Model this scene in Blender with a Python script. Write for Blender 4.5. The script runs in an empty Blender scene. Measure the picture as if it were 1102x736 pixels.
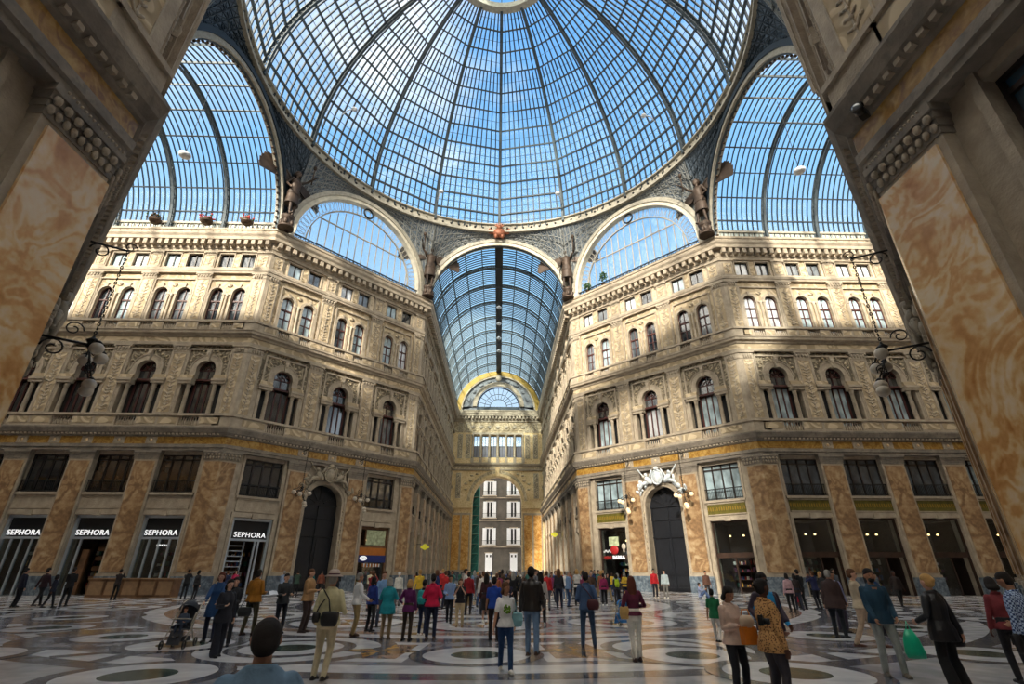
import bpy, math, random
import numpy as np
from mathutils import Vector, Matrix
random.seed(7)
PI = math.pi
SC = bpy.context.scene
COL = SC.collection
def R(a): return math.radians(a)

# ------------------------------------------------------------------ materials
class NT:
    def __init__(s, m):
        s.t = m.node_tree; s.n = s.t.nodes; s.l = s.t.links
    def new(s, typ, **kw):
        x = s.n.new(typ)
        for k, v in kw.items():
            if k.startswith('i_'):
                x.inputs[k[2:].replace('_', ' ')].default_value = v
            else: setattr(x, k, v)
        return x
    def link(s, a, b): s.l.new(a, b)
def newmat(name):
    m = bpy.data.materials.new(name); m.use_nodes = True
    nt = NT(m); b = nt.n['Principled BSDF']
    return m, nt, b
def lin(c):
    return tuple(((x/255.)/12.92 if x <= 10 else ((x/255.+.055)/1.055)**2.4) for x in c)+(1,)
def ramp(nt, fac, stops):
    r = nt.new('ShaderNodeValToRGB')
    e = r.color_ramp.elements
    while len(e) < len(stops): e.new(.5)
    for i, (p, c) in enumerate(stops):
        e[i].position = p; e[i].color = c
    nt.link(fac, r.inputs[0]); return r
def coords(nt, scale=(1, 1, 1)):
    tc = nt.new('ShaderNodeTexCoord'); mp = nt.new('ShaderNodeMapping')
    mp.inputs['Scale'].default_value = scale
    nt.link(tc.outputs['Object'], mp.inputs[0]); return mp.outputs[0]
def stone(name, c1, c2, scale=1.2, rough=.75, bump=.3, bscale=14, worn=None):
    m, nt, b = newmat(name)
    co = coords(nt)
    n = nt.new('ShaderNodeTexNoise', i_Scale=scale, i_Detail=6.0, i_Roughness=.62)
    nt.link(co, n.inputs['Vector'])
    r = ramp(nt, n.outputs[0], [(.3, lin(c1)), (.68, lin(c2))])
    out = r.outputs[0]
    if worn:
        n2 = nt.new('ShaderNodeTexNoise', i_Scale=scale*4.3, i_Detail=4.0)
        nt.link(co, n2.inputs['Vector'])
        r2 = ramp(nt, n2.outputs[0], [(.52, (0, 0, 0, 1)), (.66, (1, 1, 1, 1))])
        mx = nt.new('ShaderNodeMix', data_type='RGBA'); mx.inputs[7].default_value = lin(worn)
        nt.link(r2.outputs[0], mx.inputs[0]); nt.link(out, mx.inputs[6]); out = mx.outputs[2]
    nt.link(out, b.inputs['Base Color'])
    b.inputs['Roughness'].default_value = rough
    if bump:
        nb = nt.new('ShaderNodeTexNoise', i_Scale=bscale, i_Detail=3.0); nt.link(co, nb.inputs['Vector'])
        bp = nt.new('ShaderNodeBump', i_Strength=bump, i_Distance=.05); nt.link(nb.outputs[0], bp.inputs['Height'])
        nt.link(bp.outputs[0], b.inputs['Normal'])
    return m
def relief(name, c1, c2, scale=2.2):
    """carved arabesque stucco: swirling bump, with a darker tone in the ground of the carving"""
    m, nt, b = newmat(name); co = coords(nt)
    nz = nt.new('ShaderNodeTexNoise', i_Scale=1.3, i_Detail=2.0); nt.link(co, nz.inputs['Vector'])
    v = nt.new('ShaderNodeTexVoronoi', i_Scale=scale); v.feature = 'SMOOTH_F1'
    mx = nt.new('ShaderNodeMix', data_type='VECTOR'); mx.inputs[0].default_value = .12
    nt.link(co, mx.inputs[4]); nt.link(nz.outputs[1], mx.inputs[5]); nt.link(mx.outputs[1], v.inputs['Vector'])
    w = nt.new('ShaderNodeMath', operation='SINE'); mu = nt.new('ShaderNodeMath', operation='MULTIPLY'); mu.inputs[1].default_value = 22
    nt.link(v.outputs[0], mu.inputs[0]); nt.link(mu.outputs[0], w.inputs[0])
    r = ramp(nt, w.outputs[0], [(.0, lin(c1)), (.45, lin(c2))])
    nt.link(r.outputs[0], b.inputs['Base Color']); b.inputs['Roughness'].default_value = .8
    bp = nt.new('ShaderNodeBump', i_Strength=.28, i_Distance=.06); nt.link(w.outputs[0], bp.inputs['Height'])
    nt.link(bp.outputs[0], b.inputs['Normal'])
    return m
def onyx(name, stops, scale=.5, dist=2.2, rough=.25, wz=1.0):
    m, nt, b = newmat(name); co = coords(nt, (1, 1, wz))
    n0 = nt.new('ShaderNodeTexNoise', i_Scale=scale, i_Detail=3.0, i_Distortion=dist); nt.link(co, n0.inputs['Vector'])
    mu = nt.new('ShaderNodeMath', operation='MULTIPLY'); mu.inputs[1].default_value = 34
    sn = nt.new('ShaderNodeMath', operation='SINE'); nt.link(n0.outputs[0], mu.inputs[0]); nt.link(mu.outputs[0], sn.inputs[0])
    n1 = nt.new('ShaderNodeTexNoise', i_Scale=scale*3, i_Detail=7.0, i_Roughness=.65); nt.link(co, n1.inputs['Vector'])
    a = nt.new('ShaderNodeMath', operation='MULTIPLY_ADD'); a.inputs[1].default_value = .10
    nt.link(sn.outputs[0], a.inputs[0]); nt.link(n1.outputs[0], a.inputs[2])
    r = ramp(nt, a.outputs[0], [(p, lin(c)) for p, c in stops])
    nt.link(r.outputs[0], b.inputs['Base Color']); b.inputs['Roughness'].default_value = rough
    return m
def plain(name, c, rough=.6, metal=0., bump=0, var=.12, vs=3., spec=None):
    m, nt, b = newmat(name); co = coords(nt)
    n = nt.new('ShaderNodeTexNoise', i_Scale=vs, i_Detail=3.0); nt.link(co, n.inputs['Vector'])
    l = lin(c); r = ramp(nt, n.outputs[0], [(.3, tuple(x*(1-var) for x in l[:3])+(1,)), (.7, tuple(min(1, x*(1+var)) for x in l[:3])+(1,))])
    nt.link(r.outputs[0], b.inputs['Base Color'])
    b.inputs['Roughness'].default_value = rough; b.inputs['Metallic'].default_value = metal
    if spec is not None: b.inputs['Specular IOR Level'].default_value = spec
    if bump:
        nb = nt.new('ShaderNodeTexNoise', i_Scale=vs*6, i_Detail=2.0); nt.link(co, nb.inputs['Vector'])
        bp = nt.new('ShaderNodeBump', i_Strength=bump, i_Distance=.02); nt.link(nb.outputs[0], bp.inputs['Height'])
        nt.link(bp.outputs[0], b.inputs['Normal'])
    return m
def emis(name, c, s):
    m, nt, b = newmat(name); b.inputs['Base Color'].default_value = lin(c)
    b.inputs['Emission Color'].default_value = lin(c); b.inputs['Emission Strength'].default_value = s
    return m
def glass(name, tint, gloss=.08, dirt=0., dirtc=(200, 210, 215)):
    m = bpy.data.materials.new(name); m.use_nodes = True; nt = NT(m)
    nt.n.remove(nt.n['Principled BSDF']); out = nt.n['Material Output']
    tr = nt.new('ShaderNodeBsdfTransparent'); tr.inputs[0].default_value = tint
    gl = nt.new('ShaderNodeBsdfGlossy'); gl.inputs['Roughness'].default_value = .05
    mx = nt.new('ShaderNodeMixShader'); mx.inputs[0].default_value = gloss
    nt.link(tr.outputs[0], mx.inputs[1]); nt.link(gl.outputs[0], mx.inputs[2]); last = mx
    if dirt:
        tl = nt.new('ShaderNodeBsdfTranslucent'); tl.inputs[0].default_value = lin(dirtc)
        co = coords(nt); n = nt.new('ShaderNodeTexNoise', i_Scale=.35, i_Detail=5.0); nt.link(co, n.inputs['Vector'])
        r = ramp(nt, n.outputs[0], [(.35, (dirt*.4,)*3+(1,)), (.7, (dirt*1.5,)*3+(1,))])
        m2 = nt.new('ShaderNodeMixShader'); nt.link(r.outputs[0], m2.inputs[0]); nt.link(mx.outputs[0], m2.inputs[1]); nt.link(tl.outputs[0], m2.inputs[2]); last = m2
    nt.link(last.outputs[0], out.inputs[0]); return m
def windowpane(name, c, rough=.06, metal=.0, spec=1.):
    m, nt, b = newmat(name); co = coords(nt, (1, 1, .6))
    n = nt.new('ShaderNodeTexNoise', i_Scale=1.7, i_Detail=2.0); nt.link(co, n.inputs['Vector'])
    l = lin(c); r = ramp(nt, n.outputs[0], [(.35, tuple(x*.5 for x in l[:3])+(1,)), (.65, l)])
    nt.link(r.outputs[0], b.inputs['Base Color']); b.inputs['Roughness'].default_value = rough
    b.inputs['IOR'].default_value = 1.8; b.inputs['Specular IOR Level'].default_value = spec; b.inputs['Metallic'].default_value = metal
    return m

M = {}
M['grey'] = stone('weathered grey stone', (104, 96, 88), (150, 140, 126), .9, worn=(116, 108, 98))
M['cream'] = stone('cream limestone', (176, 160, 134), (210, 194, 168), .8, worn=(154, 140, 120))
M['mould'] = stone('moulded stone', (144, 132, 116), (182, 168, 148), 1.5, bump=.5)
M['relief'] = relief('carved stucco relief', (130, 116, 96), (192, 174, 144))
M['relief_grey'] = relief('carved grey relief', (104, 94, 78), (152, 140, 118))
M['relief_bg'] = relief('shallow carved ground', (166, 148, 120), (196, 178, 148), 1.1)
M['tan'] = onyx('tan marble cladding', [(.3, (118, 90, 64)), (.5, (156, 124, 90)), (.62, (176, 148, 112)), (.78, (192, 172, 142))], .55, .6, .35)
M['onyx'] = onyx('banded alabaster', [(.22, (172, 116, 62)), (.42, (204, 154, 96)), (.56, (218, 186, 140)), (.75, (224, 206, 176))], .42, 2.6, .22)
M['frieze'] = onyx('ochre marble frieze', [(.3, (130, 90, 34)), (.5, (162, 122, 50)), (.7, (184, 150, 84))], .8, 1.5, .4)
M['dado'] = onyx('blue grey marble', [(.3, (66, 76, 88)), (.5, (92, 104, 116)), (.7, (128, 138, 146))], .9, 1.5, .3)
M['frame'] = plain('dark bronze frame', (42, 34, 32), .45)
M['frame_red'] = plain('oxblood window frame', (74, 34, 30), .5)
M['iron'] = plain('blue grey iron', (34, 46, 56), .55, .2)
M['iron_lt'] = plain('greige painted iron', (158, 152, 138), .6, var=.2)
M['iron_dk'] = plain('dark iron', (34, 34, 34), .5, .3)
M['arch'] = stone('cream painted arch', (186, 178, 160), (218, 210, 192), 1.5, bump=.1)
M['glass'] = glass('skylight glass', (.84, .88, .92, 1), .05, .02)
M['glass_n'] = glass('aqua skylight glass', (.7, .84, .9, 1), .05, .03, (170, 205, 215))
M['glass_clear'] = glass('clear window glass', (.8, .87, .9, 1), .12)
M['pane_dark'] = windowpane('dark glazing', (34, 42, 52))
M['pane_blue'] = windowpane('opaque glazing', (176, 198, 208), .12)  # opaque panes in pale, grey and whitish tones
M['pane_mid'] = windowpane('grey opaque glazing', (96, 104, 112), .1)
M['pane_warm'] = windowpane('warm glazing', (96, 74, 52), .1)
M['pane_bright'] = windowpane('bright opaque glazing', (226, 230, 236), .15)
M['pane_painted_reflection'] = windowpane('glass with painted reflection', (62, 104, 128), .06, .0)  # vault reflection painted into the pane as a blue-teal base colour
M['bronze'] = plain('weathered copper bronze', (74, 56, 42), .5, .4, .4, .4, 2)
M['white'] = plain('white paint', (220, 222, 226), .5, var=.05)
M['wood'] = plain('brown wood', (110, 78, 52), .6, var=.3)
M['black'] = plain('black', (16, 16, 18), .5)

# ------------------------------------------------------------------ mesh builder
class MB:
    def __init__(s): s.v = []; s.f = []; s.m = []; s.smooth = []
    def add(s, vs, fs, mi=0, sm=False):
        o = len(s.v); s.v += [tuple(p) for p in vs]
        for f in fs: s.f.append(tuple(i+o for i in f)); s.m.append(mi); s.smooth.append(sm)
    def box(s, x0, x1, y0, y1, z0, z1, mi=0):
        s.add([(x0,y0,z0),(x1,y0,z0),(x1,y1,z0),(x0,y1,z0),(x0,y0,z1),(x1,y0,z1),(x1,y1,z1),(x0,y1,z1)],
              [(0,3,2,1),(4,5,6,7),(0,1,5,4),(1,2,6,5),(2,3,7,6),(3,0,4,7)], mi)
    def obox(s, c, ax, ay, az, mi=0):
        c = Vector(c); ax = Vector(ax); ay = Vector(ay); az = Vector(az)
        vs = [c+sx*ax+sy*ay+sz*az for sz in (-1, 1) for sx, sy in ((-1,-1),(1,-1),(1,1),(-1,1))]
        s.add(vs, [(0,3,2,1),(4,5,6,7),(0,1,5,4),(1,2,6,5),(2,3,7,6),(3,0,4,7)], mi)
    def bar(s, p0, p1, w, h=None, mi=0, up=(0, 0, 1)):
        """rectangular bar from p0 to p1: half-width w sideways, half-height h along up"""
        h = h or w; p0 = Vector(p0); p1 = Vector(p1); d = p1-p0
        if d.length < 1e-6: return
        t = d.normalized(); u = Vector(up); a = t.cross(u)
        if a.length < 1e-4: a = t.cross(Vector((1, 0, 0)))
        a.normalize(); b = a.cross(t).normalized()
        s.obox((p0+p1)/2, t*(d.length/2), a*w, b*h, mi)
    def tube(s, pts, r, n=6, mi=0, cap=True, closed=False):
        pts = [Vector(p) for p in pts]; N = len(pts); rr = r if isinstance(r, (list, tuple)) else [r]*N
        base = len(s.v); ref = None; rings = []
        for i, p in enumerate(pts):
            if closed: t = pts[(i+1) % N]-pts[i-1]
            else: t = pts[min(i+1, N-1)]-pts[max(i-1, 0)]
            if t.length < 1e-9: t = Vector((0, 0, 1))
            t.normalize()
            if ref is None:
                ref = t.orthogonal().normalized()
            else:
                ref = (ref-t*ref.dot(t))
                ref = ref.normalized() if ref.length > 1e-6 else t.orthogonal().normalized()
            b = t.cross(ref)
            for k in range(n):
                a = 2*PI*k/n; s.v.append(tuple(p+(ref*math.cos(a)+b*math.sin(a))*rr[i]))
        M_ = N if closed else N-1
        for i in range(M_):
            for k in range(n):
                a = base+i*n+k; b_ = base+i*n+(k+1) % n; j = (i+1) % N
                s.f.append((a, b_, base+j*n+(k+1) % n, base+j*n+k)); s.m.append(mi); s.smooth.append(True)
        if cap and not closed:
            s.f.append(tuple(base+k for k in reversed(range(n)))); s.m.append(mi); s.smooth.append(False)
            s.f.append(tuple(base+(N-1)*n+k for k in range(n))); s.m.append(mi); s.smooth.append(False)
    def lathe(s, c, prof, n=10, mi=0, sm=True):
        """prof: list of (radius, z)"""
        base = len(s.v); c = Vector(c)
        for r, z in prof:
            for k in range(n):
                a = 2*PI*k/n; s.v.append((c.x+r*math.cos(a), c.y+r*math.sin(a), c.z+z))
        for i in range(len(prof)-1):
            for k in range(n):
                s.f.append((base+i*n+k, base+i*n+(k+1) % n, base+(i+1)*n+(k+1) % n, base+(i+1)*n+k)); s.m.append(mi); s.smooth.append(sm)
        s.f.append(tuple(base+k for k in reversed(range(n)))); s.m.append(mi); s.smooth.append(False)
        s.f.append(tuple(base+(len(prof)-1)*n+k for k in range(n))); s.m.append(mi); s.smooth.append(False)
    def ell(s, c, r, n=8, m=5, mi=0, mat=None):
        """ellipsoid"""
        c = Vector(c); base = len(s.v); vs = []
        for i in range(m+1):
            th = PI*i/m
            for k in range(n):
                a = 2*PI*k/n; p = Vector((r[0]*math.sin(th)*math.cos(a), r[1]*math.sin(th)*math.sin(a), r[2]*math.cos(th)))
                if mat is not None: p = mat @ p
                vs.append(tuple(c+p))
        fs = []
        for i in range(m):
            for k in range(n):
                fs.append((i*n+k, (i+1)*n+k, (i+1)*n+(k+1) % n, i*n+(k+1) % n))
        s.add(vs, fs, mi, True)
    def plate(s, poly, y0, y1, mi=0):
        """polygon in the xz plane (ccw seen from -y) given thickness from y0 (front) to y1"""
        n = len(poly); vs = [(x, y0, z) for x, z in poly]+[(x, y1, z) for x, z in poly]
        fs = [tuple(range(n)), tuple(reversed(range(n, 2*n)))]+[(i, i+n, (i+1) % n+n, (i+1) % n) for i in range(n)]
        s.add(vs, fs, mi)
    def archband(s, xc, zc, r0, r1, y0, y1, a0=0, a1=PI, n=16, mi=0):
        """a ring sector in the xz plane, from radius r0 to r1, between depths y0 (front) and y1"""
        vs = []
        for i in range(n+1):
            a = a0+(a1-a0)*i/n; c, q = math.cos(a), math.sin(a)
            vs += [(xc+r0*c, y0, zc+r0*q), (xc+r1*c, y0, zc+r1*q), (xc+r1*c, y1, zc+r1*q), (xc+r0*c, y1, zc+r0*q)]
        fs = []
        for i in range(n):
            o = i*4; p = o+4
            for k in range(4): fs.append((o+k, p+k, p+(k+1) % 4, o+(k+1) % 4))
        fs += [(0, 1, 2, 3), (n*4+3, n*4+2, n*4+1, n*4)]
        s.add(vs, fs, mi)
    def mesh(s, name, mats):
        me = bpy.data.meshes.new(name)
        me.from_pydata(s.v, [], s.f)
        for m in mats: me.materials.append(M[m] if isinstance(m, str) else m)
        me.polygons.foreach_set('material_index', s.m); me.polygons.foreach_set('use_smooth', s.smooth)
        me.update(); return me
    def build(s, name, mats, parent=None, mw=None, kind=None):
        if isinstance(mats, str): mats = [mats]
        return link(name, s.mesh(name, mats), parent, mw, kind)
def link(name, me, parent=None, mw=None, kind=None):
    o = bpy.data.objects.new(name, me); COL.objects.link(o)
    if parent is not None: o.parent = parent
    if mw is not None: o.matrix_basis = mw
    if kind: o['kind'] = kind
    return o
def empty(name, mw=None, kind=None):
    o = bpy.data.objects.new(name, None); COL.objects.link(o); o.empty_display_size = .3
    if mw is not None: o.matrix_basis = mw
    if kind: o['kind'] = kind
    return o
def tag(o, label, cat, group=None):
    o['label'] = label; o['category'] = cat
    if group: o['group'] = group
    return o
def T(x=0, y=0, z=0, rz=0): return Matrix.Translation((x, y, z)) @ Matrix.Rotation(rz, 4, 'Z')
def copy_tree(o, parent=None, mw=None):
    c = o.copy(); COL.objects.link(c); c.parent = parent
    if mw is not None: c.matrix_basis = mw
    for ch in list(o.children): copy_tree(ch, c)
    return c
# ------------------------------------------------------------------ plan of the crossing (metres)
AX, AY = 23.1, 42.5; BX, BY = 9.56, 56.4; FY = 104.7; SY = 9.1; SAY = 22.8; END = 62.; BACK = -30.
CY = 32.8
PL = [(-END, AY), (-AX, AY), (-BX, BY), (-BX, FY)]
PF = [(-BX, FY), (BX, FY)]
PR = [(BX, FY), (BX, BY), (AX, AY), (END, AY)]
SXL, SXR = -9.26, 10.06
PNL = [(SXL, BACK), (SXL, SY), (-AX, SAY), (-END, SAY)]
PNR = [(END, SAY), (AX, SAY), (SXR, SY), (SXR, BACK)]
def frame(p, q):
    """local x runs from p to q, local y goes into the wall"""
    d = math.atan2(q[1]-p[1], q[0]-p[0]); return T(p[0], p[1], 0, d)
def sweep(mb, path, prof, mi=0, closed=True):
    """profile (out, z[, material]) carried along a plan path with mitred corners; out is towards the hall"""
    P = [Vector(p) for p in path]; n = len(P); off = []
    for i in range(n):
        ns = []
        if i > 0: t = (P[i]-P[i-1]).normalized(); ns.append(Vector((t.y, -t.x)))
        if i < n-1: t = (P[i+1]-P[i]).normalized(); ns.append(Vector((t.y, -t.x)))
        m = ns[0] if len(ns) == 1 else (ns[0]+ns[1])/(1+ns[0].dot(ns[1]))
        off.append(m)
    k = len(prof); vs = []
    for i in range(n):
        for pr in prof:
            p = P[i]+off[i]*pr[0]; vs.append((p.x, p.y, pr[1]))
    base = len(mb.v); mb.v += vs
    for i in range(n-1):
        for j in range(k if closed else k-1):
            j2 = (j+1) % k
            mb.f.append((base+i*k+j, base+i*k+j2, base+(i+1)*k+j2, base+(i+1)*k+j)); mb.m.append(prof[j][2] if len(prof[j]) > 2 else mi); mb.smooth.append(False)
    if closed:
        mb.f.append(tuple(base+j for j in reversed(range(k)))); mb.m.append(mi); mb.smooth.append(False)
        mb.f.append(tuple(base+(n-1)*k+j for j in range(k))); mb.m.append(mi); mb.smooth.append(False)
def along(path, step, margin=.3):
    """points with their inward normal and tangent at a regular step on each segment of a plan path"""
    for a, b in zip(path[:-1], path[1:]):
        a = Vector(a); b = Vector(b); L = (b-a).length; t = (b-a)/L; n = max(1, int((L-2*margin)/step)); s = (L-2*margin)/n
        for i in range(n+1):
            yield a+t*(margin+s*i), t, Vector((t.y, -t.x))
NEAR = (0, 33)  # unused span marker
# ---- trims: entablatures and cornices, one continuous thing per stretch of wall
E1 = [(0, 10.9), (.42, 10.9), (.42, 11.1), (.5, 11.15), (.5, 11.42), (.4, 11.44, 1), (.4, 12.05), (.5, 12.1), (.52, 12.2), (.72, 12.38), (.76, 12.5), (.86, 12.75), (.86, 12.87), (0, 12.87)]
E2 = [(0, 20.75), (.3, 20.75), (.34, 21.0), (.26, 21.04, 1), (.26, 21.5), (.36, 21.55), (.42, 21.7), (.66, 21.82), (.7, 22.0), (.78, 22.1), (0, 22.1)]
E3 = [(0, 28.62), (.3, 28.62), (.3, 28.8), (.36, 28.85), (.38, 29.1), (.3, 29.2), (0, 29.25)]
E4 = [(0, 31.2), (.22, 31.2), (.22, 31.5), (.3, 31.55), (.3, 32.25), (.92, 32.3), (.95, 32.62), (1.1, 32.85), (1.12, 33.05), (.9, 33.1), (.9, 33.35), (1.0, 33.4), (1.0, 33.62), (0, 33.62)]
def trim(n, paths, prof, mats, extra=None):
    mb = MB(); sweep(mb, paths, prof, 0)
    if extra: extra(mb, paths)
    return mb.build('trim_%d' % n, mats, kind='structure')
def dent1(mb, path):
    for p, t, n in along(path, .34, .5):
        c = p+n*.56; mb.obox((c.x, c.y, 12.28), (t.x*.09, t.y*.09, 0), (n.x*.1, n.y*.1, 0), (0, 0, .09), 2)
def dent4(mb, path):
    for p, t, n in along(path, .72, .35):
        c = p+n*.55; mb.obox((c.x, c.y, 31.98), (t.x*.19, t.y*.19, 0), (n.x*.32, n.y*.32, 0), (0, 0, .26), 2)
        c = p+n*.95; mb.obox((c.x, c.y, 33.18), (t.x*.07, t.y*.07, 0), (n.x*.07, n.y*.07, 0), (0, 0, .09), 2)
def rails(lo, hi):
    return [(.12, lo), (.62, lo), (.62, lo+.14), (.12, lo+.14)], [(.1, hi-.2), (.64, hi-.2), (.66, hi), (.1, hi)]
def tr_all(k, path, near=False):
    trim(k, path, E1, ['grey', 'frieze', 'mould'], dent1)
    trim(k+1, path, E2, ['mould', 'relief_bg', 'mould'])
    trim(k+2, path, E3, ['mould', 'cream'])
    trim(k+3, path, E4, ['mould', 'cream', 'mould'], dent4)
tr_all(1, PL); tr_all(5, PR); tr_all(9, PNL); tr_all(13, PNR)
trim(17, PF, E2, ['mould', 'relief_bg']); trim(18, PF, E4, ['mould', 'cream', 'mould'], dent4)

# ---- wall pieces
def panel(mb, x0, x1, z0, z1, ox0, ox1, oz0, oz1, arch=False, dep=.55, mi=0, rmi=None):
    rmi = mi if rmi is None else rmi
    def q(a, b, c, d, m=mi): mb.add([a, b, c, d], [(0, 1, 2, 3)], m)
    def r(xa, xb, za, zb):
        if xb-xa > 1e-4 and zb-za > 1e-4: q((xa, 0, za), (xb, 0, za), (xb, 0, zb), (xa, 0, zb))
    r(x0, ox0, z0, z1); r(ox1, x1, z0, z1); r(ox0, ox1, z0, oz0)
    rad = (ox1-ox0)/2; xc = (ox0+ox1)/2; sp = oz1-rad if arch else oz1
    def rv(a, b): q((a[0], 0, a[1]), (b[0], 0, b[1]), (b[0], dep, b[1]), (a[0], dep, a[1]), rmi)
    rv((ox0, sp), (ox0, oz0)); rv((ox0, oz0), (ox1, oz0)); rv((ox1, oz0), (ox1, sp))
    if arch:
        N = 12; pts = [(xc+rad*math.cos(PI*i/N), sp+rad*math.sin(PI*i/N)) for i in range(N+1)]
        for a, b in zip(pts[:-1], pts[1:]):
            q((a[0], 0, z1), (b[0], 0, z1), (b[0], 0, b[1]), (a[0], 0, a[1])); rv(a, b)
    else:
        r(ox0, ox1, oz1, z1); rv((ox1, sp), (ox0, sp))
def flat(mb, x0, x1, z0, z1, mi=0):
    if x1-x0 > 1e-4: mb.add([(x0, 0, z0), (x1, 0, z0), (x1, 0, z1), (x0, 0, z1)], [(0, 1, 2, 3)], mi)
def wall_bay(mb, xc, hw, door=False, ground=True):
    """materials: 0 mould 1 relief grey 2 cream 3 relief ground"""
    a, b = xc-hw, xc+hw
    if door:
        panel(mb, a, b, 0, 10.9, xc-1.85, xc+1.85, 0, 9.25, True, .9, 0)
    else:
        panel(mb, a, b, 0, 6.3, xc-1.66, xc+1.66, 0, 5.75, False, .9, 0)
        panel(mb, a, b, 6.3, 10.9, xc-1.7, xc+1.7, 7.5, 10.62, False, .5, 0)
    panel(mb, a, b, 12.8, 17.25, xc-1.8, xc+1.8, 13.3, 17.25, False, .8, 0)
    panel(mb, a, b, 17.25, 20.8, xc-.87, xc+.87, 17.25, 19.25, True, .8, 1, 0)
    for s in (-1, 1):
        c = xc+s*1.08; l, r_ = (a, xc) if s < 0 else (xc, b)
        panel(mb, l, r_, 22.1, 28.7, c-.62, c+.62, 22.9, 27.0, True, .5, 3, 2)
        panel(mb, l, r_, 29.2, 31.3, c-.7, c+.7, 29.42, 31.0, False, .4, 2)
def leafrun(mb, xc, z0, z1, w, y, seed, mi=0):
    """a candelabrum of leaves and scrolls carved up a pilaster"""
    rnd = random.Random(seed); z = z0+.15; mb.bar((xc, y, z0), (xc, y, z1), .025, .03, mi)
    while z < z1-.25:
        h = rnd.uniform(.16, .3); ww = w*rnd.uniform(.55, 1.0)
        mb.ell((xc, y, z), (.09, .06, h*.45), 6, 4, mi)
        for s in (-1, 1):
            m = Matrix.Rotation(s*rnd.uniform(.5, 1.1), 3, 'Y')
            mb.ell((xc+s*ww*.5, y, z+h*.3), (.06, .05, ww*.62), 5, 4, mi, m)
            if rnd.random() < .6: mb.ell((xc+s*ww, y, z+h*.5), (.07, .05, .07), 5, 3, mi)
        z += h*1.5
# ---- shared part meshes
def cap_mb(mb, hw, z0, z1, pr, mi):
    n = 4
    for i in range(n):
        t = i/(n-1); e = .03+.13*t**1.5; mb.box(-hw-e, hw+e, -pr-e, .02, z0+(z1-z0)*i/n, z0+(z1-z0)*(i+1)/n, mi)
def me_pil_ground():
    mb = MB(); w = .98
    mb.box(-w, w, -.3, .02, 1.45, 10.15, 0); mb.box(-w+.17, w-.17, -.36, -.28, 1.62, 10.0, 1)
    mb.box(-w-.12, w+.12, -.45, .02, 0, 1.3, 2); mb.box(-w-.08, w+.08, -.4, .02, 1.3, 1.48, 0)
    cap_mb(mb, w, 10.15, 10.9, .3, 3); return mb.mesh('pilaster', ['mould', 'tan', 'dado', 'grey'])
def me_pil(w, z0, z1, seed, capz=.55):
    mb = MB(); mb.box(-w, w, -.16, .02, z0, z1-capz, 0); i = .15
    mb.box(-w+i, w-i, -.175, -.1, z0+.25, z1-capz-.15, 1)
    for a, b in (((-w+i, z0+.25), (-w+i, z1-capz-.15)), ((w-i, z0+.25), (w-i, z1-capz-.15)), ((-w+i, z0+.25), (w-i, z0+.25)), ((-w+i, z1-capz-.15), (w-i, z1-capz-.15))):
        mb.bar((a[0], -.18, a[1]), (b[0], -.18, b[1]), .035, .035, 0, (0, 1, 0))
    leafrun(mb, 0, z0+.35, z1-capz-.3, w*.48, -.19, seed, 2); mb.box(-w-.05, w+.05, -.24, .02, z0, z0+.18, 0)
    # leafy capital
    mb.box(-w, w, -.2, .02, z1-capz, z1-.14, 0); mb.box(-w-.1, w+.1, -.3, .02, z1-.14, z1, 0)
    for k in range(5): mb.ell((-w+w*2*(k+.5)/5, -.22, z1-capz*.55), (w*.17, .09, capz*.32), 6, 4, 2)
    for s in (-1, 1): mb.ell((s*w, -.26, z1-.2), (.11, .1, .11), 6, 4, 2)
    return mb.mesh('pilaster', ['mould', 'relief_bg', 'mould'])
def me_balusters(z0, z1, hw, n, open_spans):
    """pedestal course between the two rails, balusters where the openings are"""
    mb = MB(); sweeppts = []
    lo, hi = z0, z1; x = -hw
    for a, b in open_spans+[(hw, hw)]:
        if a > x: mb.box(x, a, -.55, -.1, lo+.1, hi-.18, 0); mb.box(x+.12, a-.12, -.575, -.54, lo+.3, hi-.35, 1) if a-x > .5 else None
        if b > a:
            k = n
            for i in range(k):
                xx = a+(b-a)*(i+.5)/k; mb.lathe((xx, -.36, lo+.12), [(.07, 0), (.1, .12), (.11, (hi-lo)*.3), (.05, (hi-lo)*.5), (.06, (hi-lo)*.62), (.09, (hi-lo)-.32)], 6, 0)
        x = b
    mb.box(-hw, hw, -.6, -.08, lo, lo+.13, 0); mb.box(-hw, hw, -.64, -.05, hi-.2, hi, 0)
    return mb.mesh('balustrade', ['mould', 'relief_bg'])
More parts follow.
